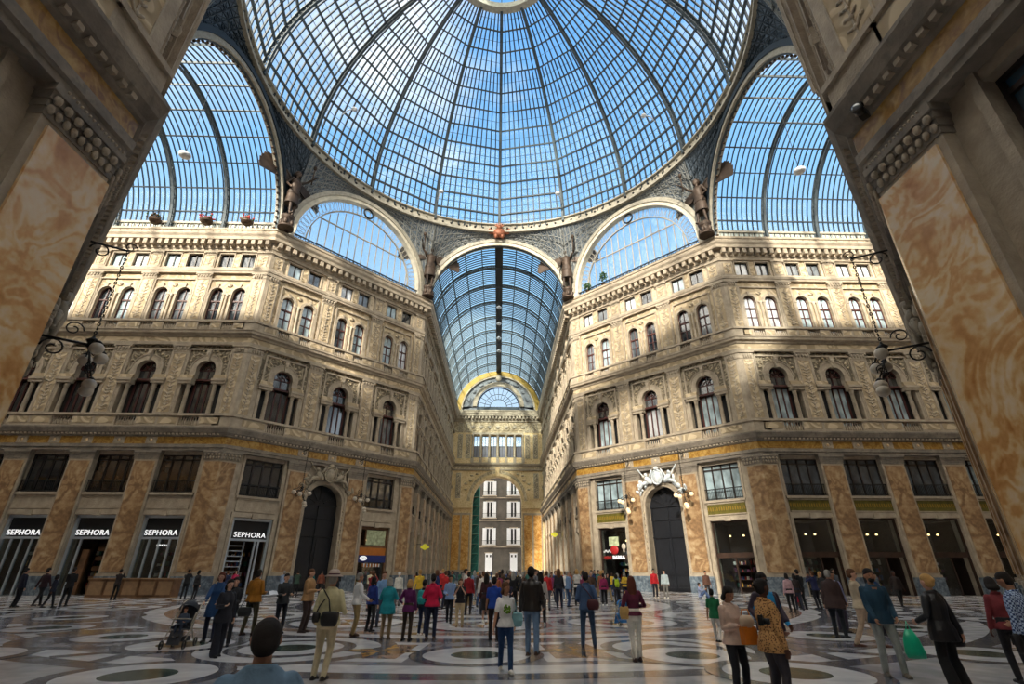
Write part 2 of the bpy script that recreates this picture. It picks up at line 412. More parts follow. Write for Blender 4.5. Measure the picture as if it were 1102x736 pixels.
def me_mid_surround():
    """little order round the main window: four columns, impost blocks, archivolt, keystone, outer frame"""
    mb = MB()
    for x in (-1.17, 1.17):
        mb.lathe((x, -.02, 13.3), [(.24, 0), (.24, .25), (.2, .3), (.19, .4), (.165, 3.3), (.2, 3.36), (.17, 3.4), (.25, 3.65)], 10, 0)
    for x in (-1.9, 1.9):
        mb.box(x-.12, x+.12, -.12, .3, 13.3, 17.0, 0)
    for s in (-1, 1):
        mb.box(min(s*.87, s*2.08), max(s*.87, s*2.08), -.3, .3, 16.95, 17.2, 0); mb.box(min(s*.85, s*2.14), max(s*.85, s*2.14), -.38, .3, 17.2, 17.42, 0)
        mb.box(min(s*.9, s*2.05), max(s*.9, s*2.05), -.22, .02, 17.42, 17.8, 1)
    mb.archband(0, 18.38, .87, 1.08, -.14, .05, n=18); mb.archband(0, 18.38, 1.08, 1.42, -.09, .02, n=18)
    mb.archband(0, 18.38, 1.36, 1.45, -.15, .02, n=18); mb.box(-1.42, -.87, -.1, .02, 17.8, 18.38, 0); mb.box(.87, 1.42, -.1, .02, 17.8, 18.38, 0)
    mb.plate([(-.1, 19.1), (.1, 19.1), (.2, 20.2), (-.2, 20.2)], -.34, 0, 0); mb.ell((0, -.34, 19.75), (.15, .12, .28), 7, 5, 0)
    for s in (-1, 1):     # spandrel carving
        for k in range(5):
            a = R(28+k*14); rr = 1.75+.12*(k % 2); mb.ell((s*rr*math.cos(a), -.05, 18.38+rr*math.sin(a)), (.17, .07, .09), 6, 4, 2, Matrix.Rotation(s*(-a), 3, 'Y'))
    h = 1.92
    for a, b in (((-h, 20.35), (h, 20.35)), ((-h, 17.5), (-h, 20.35)), ((h, 17.5), (h, 20.35))):
        mb.bar((a[0], -.05, a[1]), (b[0], -.05, b[1]), .07, .09, 0, (0, 1, 0))
    return mb.mesh('window_surround', ['mould', 'relief_bg', 'relief'])
def me_top_surround():
    mb = MB()
    for c in (-1.08, 1.08):
        mb.archband(c, 26.38, .62, .78, -.12, .02, n=14); mb.archband(c, 26.38, .78, .9, -.06, .02, n=14)
        for s in (-1, 1): mb.box(c+s*.72-.1, c+s*.72+.1, -.12, .02, 22.9, 26.2, 0); mb.box(c+s*.74-.16, c+s*.74+.16, -.16, .02, 26.2, 26.42, 0)
        mb.plate([(c-.07, 26.95), (c+.07, 26.95), (c+.12, 27.4), (c-.12, 27.4)], -.2, 0, 0)
    mb.lathe((0, -.1, 22.9), [(.17, 0), (.17, .2), (.13, .25), (.11, 3.1), (.17, 3.4)], 8, 0)
    h = 1.98
    for a, b in (((-h, 27.95), (h, 27.95)), ((-h, 23), (-h, 27.95)), ((h, 23), (h, 27.95))):
        mb.bar((a[0], -.05, a[1]), (b[0], -.05, b[1]), .07, .1, 0, (0, 1, 0))
    mb.ell((0, -.04, 27.3), (.3, .06, .22), 8, 5, 1)
    return mb.mesh('window_surround', ['mould', 'relief'])
def me_attic_surround():
    mb = MB()
    for c in (-1.08, 1.08):
        for s in (-1, 1): mb.box(c+s*.76-.06, c+s*.76+.06, -.08, .02, 29.3, 31.1, 0)
        mb.box(c-.82, c+.82, -.1, .02, 31.0, 31.12, 0); mb.box(c-.82, c+.82, -.1, .02, 29.28, 29.42, 0)
    mb.box(-.22, .22, -.06, .02, 29.45, 31.0, 1)
    return mb.mesh('window_surround', ['mould', 'relief_bg'])
def me_spandrel(kind):
    mb = MB(); mb.box(-1.9, 1.9, -.14, .02, 5.78, 6.15, 0); mb.box(-1.85, 1.85, -.22, .02, 7.3, 7.5, 0)
    mb.box(-1.7, 1.7, -.06, .02, 6.2, 7.3, 1); mb.bar((-1.7, -.07, 7.2), (1.7, -.07, 7.2), .05, .05, 0); mb.bar((-1.7, -.07, 6.26), (1.7, -.07, 6.26), .05, .05, 0)
    mb.box(-.25, .25, -.24, .02, 5.7, 6.1, 0)
    if kind:
        for k in range(17): mb.box(-1.6+k*.2-.05, -1.6+k*.2+.05, -.075, 0, 6.6, 6.9, 2)
    for s in (-1, 1): mb.box(s*1.78-.12, s*1.78+.12, -.12, .02, 0, 5.78, 0); mb.box(s*1.8-.1, s*1.8+.1, -.1, .02, 7.5, 10.9, 0)
    return mb.mesh('spandrel', ['mould', 'olive' if kind else 'mould', 'goldline'])
M['olive'] = plain('olive marble', (96, 88, 34), .4, var=.3); M['goldline'] = plain('worn gilding', (150, 122, 50), .4, .3)
ME = {}
ME['pg'] = me_pil_ground(); ME['pm'] = [me_pil(.73, 14.0, 20.75, s, .7) for s in (1, 2)]; ME['pt'] = [me_pil(.73, 23.2, 28.62, s) for s in (3, 4)]
ME['pa'] = me_pil(.6, 29.25, 31.2, 9, .25)
ME['ms'] = me_mid_surround(); ME['ts'] = me_top_surround(); ME['as'] = me_attic_surround()
ME['sp'] = [me_spandrel(0), me_spandrel(1)]
def bal(hw):
    return me_balusters(12.87, 14.06, hw, 8, [(-.85, .85)]), me_balusters(22.1, 23.2, hw, 6, [(-1.65, -.5), (.5, 1.65)])
ME['bal'] = {2.68: bal(2.68), 3.02: bal(3.02)}
# window frames/panes (at the bay's own origin)
def me_frame_rect(x, z0, z1, y, nv, zt=(), w=.045, m='frame', rail=False):
    mb = MB()
    for s in (-1, 1): mb.box(s*x-w*1.4, s*x+w*1.4, y-.06, y+.06, z0, z1, 0)
    for z in (z0, z1): mb.box(-x, x, y-.06, y+.06, z-w*1.4, z+w*1.4, 0)
    for i in range(1, nv): xx = -x+2*x*i/nv; mb.box(xx-w, xx+w, y-.05, y+.05, z0, z1, 0)
    for z in zt: mb.box(-x, x, y-.05, y+.05, z-w, z+w, 0)
    return mb, m
def me_window_mezz():
    mb, m = me_frame_rect(1.7, 7.5, 10.62, .32, 4, (10.2,), .06); f = mb.mesh('window_frame', ['frame'])
    p = MB(); p.box(-1.7, 1.7, .36, .38, 7.5, 10.62); r = MB()
    for i in range(26): xx = -1.65+3.3*i/25; r.box(xx-.012, xx+.012, -.02, .01, 7.55, 8.45)
    r.box(-1.7, 1.7, -.04, .03, 8.42, 8.5); r.box(-1.7, 1.7, -.04, .03, 7.6, 7.66)
    return f, p, r.mesh('railing', ['iron_dk'])
def me_window_mid():
    mb, m = me_frame_rect(.87, 13.3, 17.3, .42, 3, (14.3,), .05); mb.box(-.9, .9, .3, .5, 17.2, 17.55, 0)
    mb.archband(0, 18.38, .78, .88, .36, .48, n=16); mb.bar((0, .42, 17.5), (0, .42, 19.2), .035, .05, 0, (0, 1, 0))
    for a in (45, 90, 135): mb.bar((0, .42, 18.38), (.8*math.cos(R(a)), .42, 18.38+.8*math.sin(R(a))), .025, .04, 0, (0, 1, 0))
    mb.archband(0, 18.38, .36, .42, .38, .46, n=12); mb.box(-.85, .85, .38, .46, 18.34, 18.42, 0)
    f = mb.mesh('window_frame', ['frame_red']); p = MB(); p.box(-.86, .86, .46, .48, 13.3, 17.3)
    l = MB(); n = 16; pts = [(.86*math.cos(PI*i/n), 18.38+.86*math.sin(PI*i/n)) for i in range(n+1)]; l.plate([(-.86, 17.3), (.86, 17.3)]+pts, .46, .48)
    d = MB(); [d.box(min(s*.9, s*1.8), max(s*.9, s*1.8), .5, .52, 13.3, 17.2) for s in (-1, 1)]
    return f, p, l, d.mesh('side_recess', ['black'])
def me_window_top():
    mb = MB(); w = .04
    for s in (-1, 1): mb.box(s*.6-.05, s*.6+.05, .2, .34, 22.9, 26.4, 0)
    mb.box(-.6, .6, .2, .34, 22.9, 23.0, 0); mb.box(-.6, .6, .2, .34, 25.55, 25.7, 0); mb.box(-.045, .045, .2, .34, 22.9, 25.6, 0); mb.box(-.6, .6, .22, .32, 24.6, 24.66, 0)
    mb.archband(0, 26.38, .53, .62, .2, .34, n=14); mb.bar((0, .27, 25.6), (0, .27, 27), .03, .05, 0, (0, 1, 0))
    f = mb.mesh('window_frame', ['frame_red']); p = MB(); n = 14; pts = [(.6*math.cos(PI*i/n), 26.38+.6*math.sin(PI*i/n)) for i in range(n+1)]
    p.plate([(-.6, 22.9), (.6, 22.9)]+pts, .3, .32); return f, p
def me_window_attic():
    mb, m = me_frame_rect(.7, 29.42, 31.0, .2, 2, (), .05); p = MB(); p.box(-.7, .7, .24, .26, 29.42, 31.0); return mb.mesh('window_frame', ['frame']), p
WZ = me_window_mezz(); WM = me_window_mid(); WT = me_window_top(); WA = me_window_attic()
PANE = {}
def pane(key, mb, mat):
    if (key, mat) not in PANE: PANE[(key, mat)] = mb.mesh('glass_pane', [mat])
    return PANE[(key, mat)]
WN = [0]
def window(mw, parts):
    WN[0] += 1; e = empty('window_%d' % WN[0], mw, 'structure')
    for nm, me in parts: link(nm, me, e)
    return e
rw = random.Random(3)
DARK = ['pane_dark', 'pane_dark', 'pane_mid', 'pane_dark', 'pane_warm']; BRI = ['pane_blue', 'pane_bright', 'pane_mid', 'pane_dark']
def facade(name, p, q, bays, hw, pils, door=None, spk=0, mezz=DARK, mid=DARK, top=BRI, attic=BRI, lowtop=True, seg=None):
    fr = frame(p, q); L = math.dist(p, q); mb = MB(); xs = []
    for i, b in enumerate(bays):
        wall_bay(mb, b, hw, door == i); xs.append((b-hw, b+hw))
    # plain stretches at the ends
    x = 0.
    for a, b in xs+[(L, L)]:
        if a-x > 1e-3:
            flat(mb, x, a, 0, 12.9, 0); flat(mb, x, a, 12.8, 20.8, 0); flat(mb, x, a, 22, 28.7, 2); flat(mb, x, a, 29.2, 31.3, 2)
        x = b
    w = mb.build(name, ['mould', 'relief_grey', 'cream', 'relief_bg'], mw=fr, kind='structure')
    for i, b in enumerate(bays):
        m = T(b, 0, 0); l, h = ME['bal'][hw]
        link('balustrade', l, w, m); link('balustrade', h, w, m)
        link('window_surround', ME['ms'], w, m); link('window_surround', ME['ts'], w, m); link('window_surround', ME['as'], w, m)
        if door != i: link('spandrel', ME['sp'][spk], w, m)
        if door != i: window(fr @ m, [('window_frame', WZ[0]), ('glass_pane', pane('z', WZ[1], rw.choice(mezz))), ('railing', WZ[2])])
        pm = rw.choice(mid)
        window(fr @ m, [('window_frame', WM[0]), ('glass_pane', pane('m', WM[1], pm)), ('fanlight', pane('l', WM[2], 'pane_dark')), ('side_recess', WM[3])])
        for s in (-1, 1):
            mm = fr @ T(b+s*1.08, 0, 0)
            window(mm, [('window_frame', WT[0]), ('glass_pane', pane('t', WT[1], rw.choice(top)))])
            window(mm, [('window_frame', WA[0]), ('glass_pane', pane('a', WA[1], rw.choice(attic)))])
    for i, x in enumerate(pils):
        m = T(x, 0, 0)
        link('pilaster', ME['pg'], w, m); link('pilaster', ME['pm'][i % 2], w, m); link('pilaster', ME['pt'][i % 2], w, m); link('pilaster', ME['pa'], w, m)
        mb = MB(); mb.ell((0, -.42, 11.75), (.16, .05, .16), 10, 4, 1); mb.box(-.45, .45, -.45, 0, 11.46, 12.04, 0)
        mb.archband(0, 11.75, .2, .25, -.48, -.4, 0, 2*PI, 16, 0)
        link('frieze_block', ME.setdefault('fb', mb.mesh('frieze_block', ['mould', 'onyx'])), w, m)
        if i < len(pils)-1:
            link('frieze_block', ME['fb'], w, T((x+pils[i+1])/2, 0, 0))
    return w, fr
P5 = 5.36
fb = [3.35+P5*i for i in range(6)]; fp = [3.35+P5*(i+.5) for i in range(6)]
LW = END-AX
walls = {}
walls['L'] = facade('wall_left', PL[0], PL[1], [LW-b for b in reversed(fb)], 2.68, [LW-b for b in reversed(fp)], mid=['pane_dark', 'pane_warm', 'pane_dark'], top=BRI)
walls['R'] = facade('wall_right', PR[2], PR[3], fb, 2.68, fp, spk=1, mezz=['pane_mid', 'pane_blue', 'pane_mid'], mid=['pane_blue'], top=['pane_bright', 'pane_blue'], attic=['pane_bright', 'pane_mid'])
db = [3.65, 9.7, 15.75]
walls['DL'] = facade('wall_left_diagonal', PL[1], PL[2], db, 3.02, [6.67, 12.73], door=1, mid=['pane_mid', 'pane_dark'], top=BRI)
walls['DR'] = facade('wall_right_diagonal', PR[1], PR[2], db, 3.02, [6.67, 12.73], door=1, spk=1, mezz=['pane_blue'], mid=['pane_blue', 'pane_mid', 'pane_blue'])
nb = [2.68+.03+P5*i for i in range(9)]; npl = [P5*(i+1)+.03 for i in range(8)]
walls['NL'] = facade('wall_corridor_left', PL[2], PL[3], nb, 2.68, npl)
walls['NR'] = facade('wall_corridor_right', PR[0], PR[1], nb, 2.68, npl)
# corner pilasters wrap the corners
TN = [18]
def corner(path3, w, clad='tan'):
    a, c, b = [Vector(x) for x in path3]; t1 = (a-c).normalized(); t2 = (b-c).normalized()
    def pth(u): return [tuple(c+t1*u), tuple(c), tuple(c+t2*u)]
    mb = MB(); P = pth(w)
    def s(o0, z0, z1, mi, o1=None, ww=None):
        sweep(mb, pth(ww or w), [(-.02, z0), (o0, z0), (o1 or o0, z1), (-.02, z1)], mi)
    s(.45, 0, 1.3, 2, None, w+.1); s(.4, 1.3, 1.48, 0, None, w+.06); s(.3, 1.45, 10.15, 0); s(.36, 1.62, 10.0, 1, None, w-.17)
    for i in range(4): s(.33+.13*(i/3)**1.5, 10.15+.19*i, 10.15+.19*(i+1), 3, None, w+.03+.1*i/3)
    TN[0] += 1; g = mb.build('trim_%d' % TN[0], ['mould', clad, 'dado', 'grey'], kind='structure')
    for z0, z1, cz, nm in ((14.0, 20.75, .7, 1), (23.2, 28.62, .55, 2), (29.25, 31.2, .25, 3)):
        mb = MB(); s(.16, z0, z1-cz, 0); s(.24, z0, z0+.18, 0, None, w+.05); s(.2, z1-cz, z1-.14, 0); s(.3, z1-.14, z1, 0, None, w+.1)
        link('upper_corner_pilaster', mb.mesh('p', ['mould']), g)
    mb = MB()
    s(.55, 12.97, 13.88, 0); s(.62, 12.87, 13.0, 0); s(.66, 13.86, 14.06, 0); s(.55, 22.2, 23.02, 0); s(.62, 22.1, 22.23, 0); s(.66, 23.0, 23.2, 0)
    link('pedestal', mb.mesh('pedestal', ['mould']), g)
    # acanthus leaves and a bead course on the ground-floor capital
    mb = MB(); q3 = pth(w)
    for z, st, rr, o_ in ((10.33, .2, (.085, .06, .13), .36), (10.58, .27, (.1, .08, .12), .42), (10.82, .11, (.035, .035, .035), .56)):
        for p, t, n in along(q3, st, .06):
            c_ = p+n*o_; mb.ell((c_.x, c_.y, z), rr, 6, 4, 0, Matrix.Rotation(math.atan2(t.y, t.x), 3, 'Z'))
    link('capital_leaves', mb.mesh('capital_leaves', ['mould']), g)
    # carved faces either side of the corner
    for tt, sd in ((t1, 0), (t2, 1)):
        mid = c+tt*(w*.55); ang = math.atan2(tt.y, tt.x)+(PI if sd == 0 else 0)
        mw = T(mid.x, mid.y, 0, ang)
        mb = MB(); hw = w*.34
        for z0, z1 in ((14.25, 19.9), (23.45, 27.9), (29.5, 30.8)):
            mb.box(-hw, hw, -.175, -.1, z0, z1, 1)
            for x in (-hw, hw): mb.bar((x, -.18, z0), (x, -.18, z1), .03, .03, 0, (0, 1, 0))
            leafrun(mb, 0, z0+.1, z1-.1, hw*.6, -.19, int(z0)+sd, 2)
        for z in (20.3, 28.3):
            for k in range(4): mb.ell((-hw+hw*2*(k+.5)/4, -.24, z), (hw*.22, .1, .25), 6, 4, 2)
        link('carved_panel', mb.mesh('carved_panel', ['mould', 'relief_bg', 'mould']), g, mw)
    return g
corner(PL[0:3], 1.3); corner(PL[1:4], 1.3); corner([PR[0], PR[1], PR[2]], 1.3); corner(PR[1:4], 1.3)
corner(PNL[0:3], 1.75, 'onyx'); corner(PNR[1:4], 1.75, 'onyx'); corner(PNL[1:4], 1.3); corner(PNR[0:3], 1.3)
# near side of the crossing
LN = SY-BACK
facade('wall_near_left', PNL[0], PNL[1], [LN-9.66, LN-4.3], 2.68, [LN-6.98], mezz=['pane_painted_reflection'], mid=['pane_dark'])
facade('wall_near_right', PNR[2], PNR[3], [4.3, 9.66], 2.68, [6.98], mezz=['pane_painted_reflection'], mid=['pane_dark'])
dn = lambda p, q: [b*math.dist(p, q)/19.405 for b in db]
facade('wall_near_left_diagonal', PNL[1], PNL[2], db, 3.02, [6.67, 12.73], door=1)
facade('wall_near_right_diagonal', PNR[1], PNR[2], db, 3.02, [6.67, 12.73], door=1)
facade('wall_left_south', PNL[2], PNL[3], [], 2.68, [])
facade('wall_right_south', PNR[0], PNR[1], [], 2.68, [])
for nm, p, q in (('wall_left_end', (-END, SAY), (-END, AY)), ('wall_right_end', (END, AY), (END, SAY)), ('wall_back_sunblock', (SXR, BACK), (SXL, BACK))):
    mb = MB(); flat(mb, 0, math.dist(p, q), 0, 33.6); W2 = math.dist(p, q)/2; mb.add([(W2+W2*math.cos(PI*i/30), 0, 33.6+W2*math.sin(PI*i/30)) for i in range(31)], [tuple(range(31))]) if nm == 'wall_back_sunblock' else None; mb.build(nm, ['mould'], mw=frame(p, q), kind='structure')  # solid lunette on the unseen back wall, added to block the sun

# ------------------------------------------------------------------ far wall with its arch, loggia and lunette
def far_wall():
    mb = MB(); W = 2*BX; c = BX; r0 = 5.05
    panel(mb, 0, W, 0, 22.0, c-r0, c+r0, 0, 19.65, True, 2.2, 0)
    # loggia: six openings, between z 23.3 and 28.5
    flat(mb, 0, c-5.4, 22, 28.8, 0); flat(mb, c+5.4, W, 22, 28.8, 0); flat(mb, c-5.4, c+5.4, 22, 23.3, 0)
    for i in range(6):
        a = c-5.4+1.8*i; panel(mb, a, a+1.8, 23.3, 28.8, a+.22, a+1.58, 23.5, 28.3, False, 1.2, 0)
    flat(mb, 0, W, 28.8, 33.6, 1)
    # lunette wall over the cornice
    R2 = BX; n = 28; r = 4.75; vs = []; fs = []
    for i in range(n+1):
        a = PI*i/n; vs += [(c+r*math.cos(a), 0, 34.6+r*math.sin(a)), (c+R2*math.cos(a), 0, 33.6+R2*math.sin(a))]
    for i in range(n): fs.append((i*2, i*2+2, i*2+3, i*2+1))
    mb.add(vs, fs, 3); mb.add([(0, 0, 33.5), (c-r, 0, 33.5), (c-r, 0, 34.6), (0, 0, 34.6)], [(0, 1, 2, 3)], 3); mb.add([(c+r, 0, 33.5), (W, 0, 33.5), (W, 0, 34.6), (c+r, 0, 34.6)], [(0, 1, 2, 3)], 3)
    w = mb.build('wall_far', ['goldstone', 'relief_bg', 'mould', 'slate'], mw=frame(*PF), kind='structure')
    mb = MB()
    mb.archband(c, 14.6, r0, r0+.5, -.25, .1, n=26); mb.archband(c, 14.6, r0+.5, r0+1.1, -.15, .1, n=26, mi=1); mb.archband(c, 14.6, r0+1.1, r0+1.25, -.25, .1, n=26)
    mb.plate([(c-.3, 19.5), (c+.3, 19.5), (c+.5, 21.4), (c-.5, 21.4)], -.5, 0, 0)
    for s in (-1, 1):
        x0, x1 = sorted((c+s*r0, c+s*BX)); mb.box(x0, x1, -.45, .1, 13.2, 13.75, 0); mb.box(x0, x1, -.35, .1, 12.3, 12.5, 0); mb.box(x0, x1, -.3, .1, 13.75, 14.6, 0)
        for k in range(9):
            a = R(20+k*8); rr = 6.9+(k % 2)*.5; mb.ell((c+s*rr*math.cos(a), -.1, 14.6+rr*math.sin(a)), (.35, .15, .2), 6, 4, 1)
    link('archivolt', mb.mesh('archivolt', ['goldstone', 'relief_bg']), w)
    for s in (-1, 1):
        mb = MB(); x = c+s*7.2
        mb.box(x-1.9, x+1.9, -.3, .05, 1.5, 12.3, 0)
        for k in (-1, 1): mb.box(x+k*.95-.75, x+k*.95+.75, -.36, -.25, 1.9, 11.9, 1)
        mb.box(x-2.0, x+2.0, -.45, .05, 0, 1.5, 2); link('pilaster', mb.mesh('pilaster', ['mould', 'goldmarble', 'dado']), w)
        mb = MB()
        for z0, z1 in ((23.3, 28.4), (29.0, 31.0), (15.2, 20.2)):
            for k in (-.85, .85):
                if z0 < 16 and k*s < 0: continue
                mb.box(x+k-.5, x+k+.5, -.16, .02, z0, z1, 0); mb.box(x+k-.35, x+k+.35, -.18, 0, z0+.2, z1-.2, 1)
        link('pilaster', mb.mesh('pilaster', ['mould', 'relief']), w)
    mb = MB(); mb.box(c-5.5, c+5.5, -.35, .1, 22.15, 22.4, 0); mb.box(c-5.5, c+5.5, -.4, .1, 28.35, 28.75, 0)
    for i in range(7):
        x = c-5.4+1.8*i; mb.lathe((x, -.1, 23.3), [(.26, 0), (.26, .3), (.18, .4), (.16, 4.3), (.28, 4.9), (.3, 5.1)], 10, 0); mb.box(x-.3, x+.3, -.4, .1, 22.4, 23.3, 0)
    for i in range(12): x = c-5+i*.9; mb.box(x-.3, x+.3, -.12, .02, 29.3, 30.7, 1)
    for i in range(7): mb.ell((c-5.4+1.8*i, -.12, 30), (.5, .15, .4), 8, 5, 0)
    link('loggia', mb.mesh('loggia', ['mould', 'relief_bg']), w)
    # ornamental arch bands of the lunette, gilt above slate
    mb = MB(); mb.archband(c, 33.6, 8.2, 9.3, -.3, 0, n=30, mi=1); mb.archband(c, 33.6, 7.9, 8.2, -.45, 0, n=30, mi=0); mb.archband(c, 34.6, 4.75, 5.5, -.5, 0, n=26, mi=2)
    mb.archband(c, 34.6, 5.5, 5.65, -.6, 0, n=26, mi=2); mb.ell((c, -.4, 41.3), (.7, .4, .8), 8, 6, 0)
    for k in range(9):
        a = R(20+17.5*k); mb.ell((c+6.8*math.cos(a), -.1, 33.9+6.9*math.sin(a)), (.55, .2, .35), 8, 5, 3, Matrix.Rotation(PI/2-a, 3, 'Y'))
    link('ornament', mb.mesh('ornament', ['mould', 'goldline', 'mould', 'slate']), w)
    e = empty('window_%d' % (WN[0]+1), frame(*PF), 'structure'); WN[0] += 1
    mb = MB(); mb.archband(c, 34.6, 4.5, 4.75, .2, .5, n=26); mb.archband(c, 34.6, 1.8, 1.95, .3, .4, n=20); mb.box(c-4.75, c+4.75, .2, .5, 33.6, 34.7); mb.archband(c, 34.6, 3.0, 3.1, .3, .4, n=20)
    for k in range(1, 12): a = PI*k/12; mb.bar((c+1.9*math.cos(a), .35, 34.6+1.9*math.sin(a)), (c+4.6*math.cos(a), .35, 34.6+4.6*math.sin(a)), .05, .06, 0, (0, 1, 0))
    link('window_frame', mb.mesh('window_frame', ['iron']), e)
    mb = MB(); n = 24; mb.plate([(c+4.7*math.cos(PI*i/n), 34.6+4.7*math.sin(PI*i/n)) for i in range(n+1)], .5, .52); link('glass_pane', mb.mesh('glass_pane', ['glass']), e)
    for i in range(6):
        a = c-5.4+1.8*i+.9; mw = frame(*PF) @ T(a, 0, 0)
        mb, _ = me_frame_rect(.66, 23.6, 28.2, .8, 2, (26.0,), .05); p_ = MB(); p_.box(-.66, .66, .84, .86, 23.6, 26.0)
        p2 = MB(); p2.box(-.66, .66, .84, .86, 26.0, 28.2)
        window(mw, [('window_frame', ME.setdefault('fwf', mb.mesh('window_frame', ['frame']))), ('glass_pane', ME.setdefault('fwp', p_.mesh('glass_pane', ['pane_navy']))), ('glass_pane', ME.setdefault('fwq', p2.mesh('glass_pane', ['glass_clear'])))])
M['goldstone'] = stone('honey limestone', (206, 176, 126), (232, 208, 164), .8, worn=(188, 156, 108))
M['slate'] = stone('slate grey plaster', (92, 96, 104), (140, 142, 146), .9)
M['goldmarble'] = onyx('golden marble', [(.3, (176, 116, 50)), (.5, (210, 156, 80)), (.75, (228, 190, 132))], .5, 1.5, .3)
M['pane_navy'] = windowpane('navy blind', (34, 44, 84), .3)
far_wall()
# ------------------------------------------------------------------ iron and glass roofs
def lattice_arc(mb, yc, zc, r0, r1, x, w, n=30, mi=0, a0=0., a1=PI, web=True):
    """two concentric flanges and a web of struts, in the plane x = const (arc in yz)"""
    def P(r, a): return Vector((x, yc+r*math.cos(a), zc+r*math.sin(a)))
    for r in (r0, r1):
        for i in range(n):
            a = a0+(a1-a0)*i/n; b = a0+(a1-a0)*(i+1)/n; mb.bar(P(r, a), P(r, b), w, .06, mi, P(1, (a+b)/2)-Vector((x, yc, zc)))
    if web:
        k = n*2
        for i in range(k):
            a = a0+(a1-a0)*i/k; b = a0+(a1-a0)*(i+1)/k
            mb.bar(P(r0 if i % 2 else r1, a), P(r1 if i % 2 else r0, b), .03, .03, mi, (1, 0, 0))
def vault(name, mw, Lg, Rv, zc, nb, glassmat, nfine=9, npur=12, first_rib=True, knee=1.25, spine=False, detail=True):
    """barrel vault along local x"""
    root = empty('ceiling', mw, 'structure'); pitch = Lg/nb
    mb = MB(); lattice_arc(mb, 0, zc, Rv-.55, Rv-.1, 0, .13, 30); ribme = mb.mesh('rib', ['iron_rib'])
    for i in range(0 if first_rib else 1, nb+1): link('rib', ribme, root, T(pitch*i))
    mb = MB(); N = 26
    for k in range(1, nfine+1):
        x = pitch*k/(nfine+1)
        for i in range(N):
            a = PI*i/N; b = PI*(i+1)/N
            mb.bar((x, Rv*math.cos(a), zc+Rv*math.sin(a)), (x, Rv*math.cos(b), zc+Rv*math.sin(b)), .045, .06, 0, (0, math.cos(a), math.sin(a)))
    bme = mb.mesh('glazing_bars', ['iron'])
    mb = MB(); 
    for i in range(N):
        a = PI*i/N; b = PI*(i+1)/N; mb.add([(0, (Rv+.08)*math.cos(a), zc+(Rv+.08)*math.sin(a)), (pitch, (Rv+.08)*math.cos(a), zc+(Rv+.08)*math.sin(a)), (pitch, (Rv+.08)*math.cos(b), zc+(Rv+.08)*math.sin(b)), (0, (Rv+.08)*math.cos(b), zc+(Rv+.08)*math.sin(b))], [(0, 1, 2, 3)])
    gme = mb.mesh('glass_pane', [glassmat])
    for i in range(nb): link('glazing_bars', bme, root, T(pitch*i)); link('glass_pane', gme, root, T(pitch*i))
    for k in range(1, npur):
        a = PI*k/npur; mb = MB(); y, z = (Rv-.05)*math.cos(a), zc+(Rv-.05)*math.sin(a)
        mb.bar((0, y, z), (Lg, y, z), .06, .1, 0, (0, math.cos(a), math.sin(a)))
        link('purlin', mb.mesh('purlin', ['iron_rib']), root)
    if detail:
        for s in (-1, 1):
            mb = MB(); a = math.asin(knee/Rv); y, z = (Rv-.08)*math.cos(a)*s, zc+knee
            mb.bar((0, y, z), (Lg, y, z), .09, .12, 0); mb.bar((0, s*(Rv-.1), zc+.05), (Lg, s*(Rv-.1), zc+.05), .12, .1, 0)
            link('purlin', mb.mesh('purlin', ['iron_lt']), root)
            mb = MB(); mb.add([(0, s*(Rv-.03), zc), (Lg, s*(Rv-.03), zc), (Lg, (y+s*.06), z), (0, (y+s*.06), z)], [(0, 1, 2, 3)])
            n = int(Lg/.38)
            for i in range(n): mb.bar((Lg*i/n, s*(Rv-.06), zc), (Lg*i/n, y, z), .025, .03, 1)
            link('knee_panel', mb.mesh('knee_panel', ['kneeglass', 'iron_lt']), root)
    if spine:
        mb = MB(); z = zc+Rv-.5; mb.bar((0, 0, z), (Lg, 0, z), .5, .1, 0)
        for s in (-.5, .5): mb.bar((0, s, z+.35), (Lg, s, z+.35), .05, .05, 0)
        link('catwalk', mb.mesh('catwalk', ['iron_dk']), root)
    return root
M['iron_rib'] = plain('dusty iron rib', (64, 74, 80), .6, .1, var=.25)
M['kneeglass'] = plain('pale knee panel', (176, 186, 182), .5, var=.15, vs=1.2)
R_S = (AY-SAY)/2
vault('west', Matrix.Translation((-AX, (AY+SAY)/2, 0)) @ Matrix.Rotation(PI, 4, 'Z'), END-AX, R_S, 33.6, 7, 'glass')
vault('east', Matrix.Translation((AX, (AY+SAY)/2, 0)), END-AX, R_S, 33.6, 7, 'glass')
vault('north', Matrix.Translation((0, BY, 0)) @ Matrix.Rotation(PI/2, 4, 'Z'), FY-BY, BX, 33.6, 9, 'glass_n', 9, 12, spine=True, detail=False)
vault('south', Matrix.Translation(((SXL+SXR)/2, SY, 0)) @ Matrix.Rotation(-PI/2, 4, 'Z'), SY-BACK, (SXR-SXL)/2, 33.6, 7, 'glass', 9, 12, detail=False)
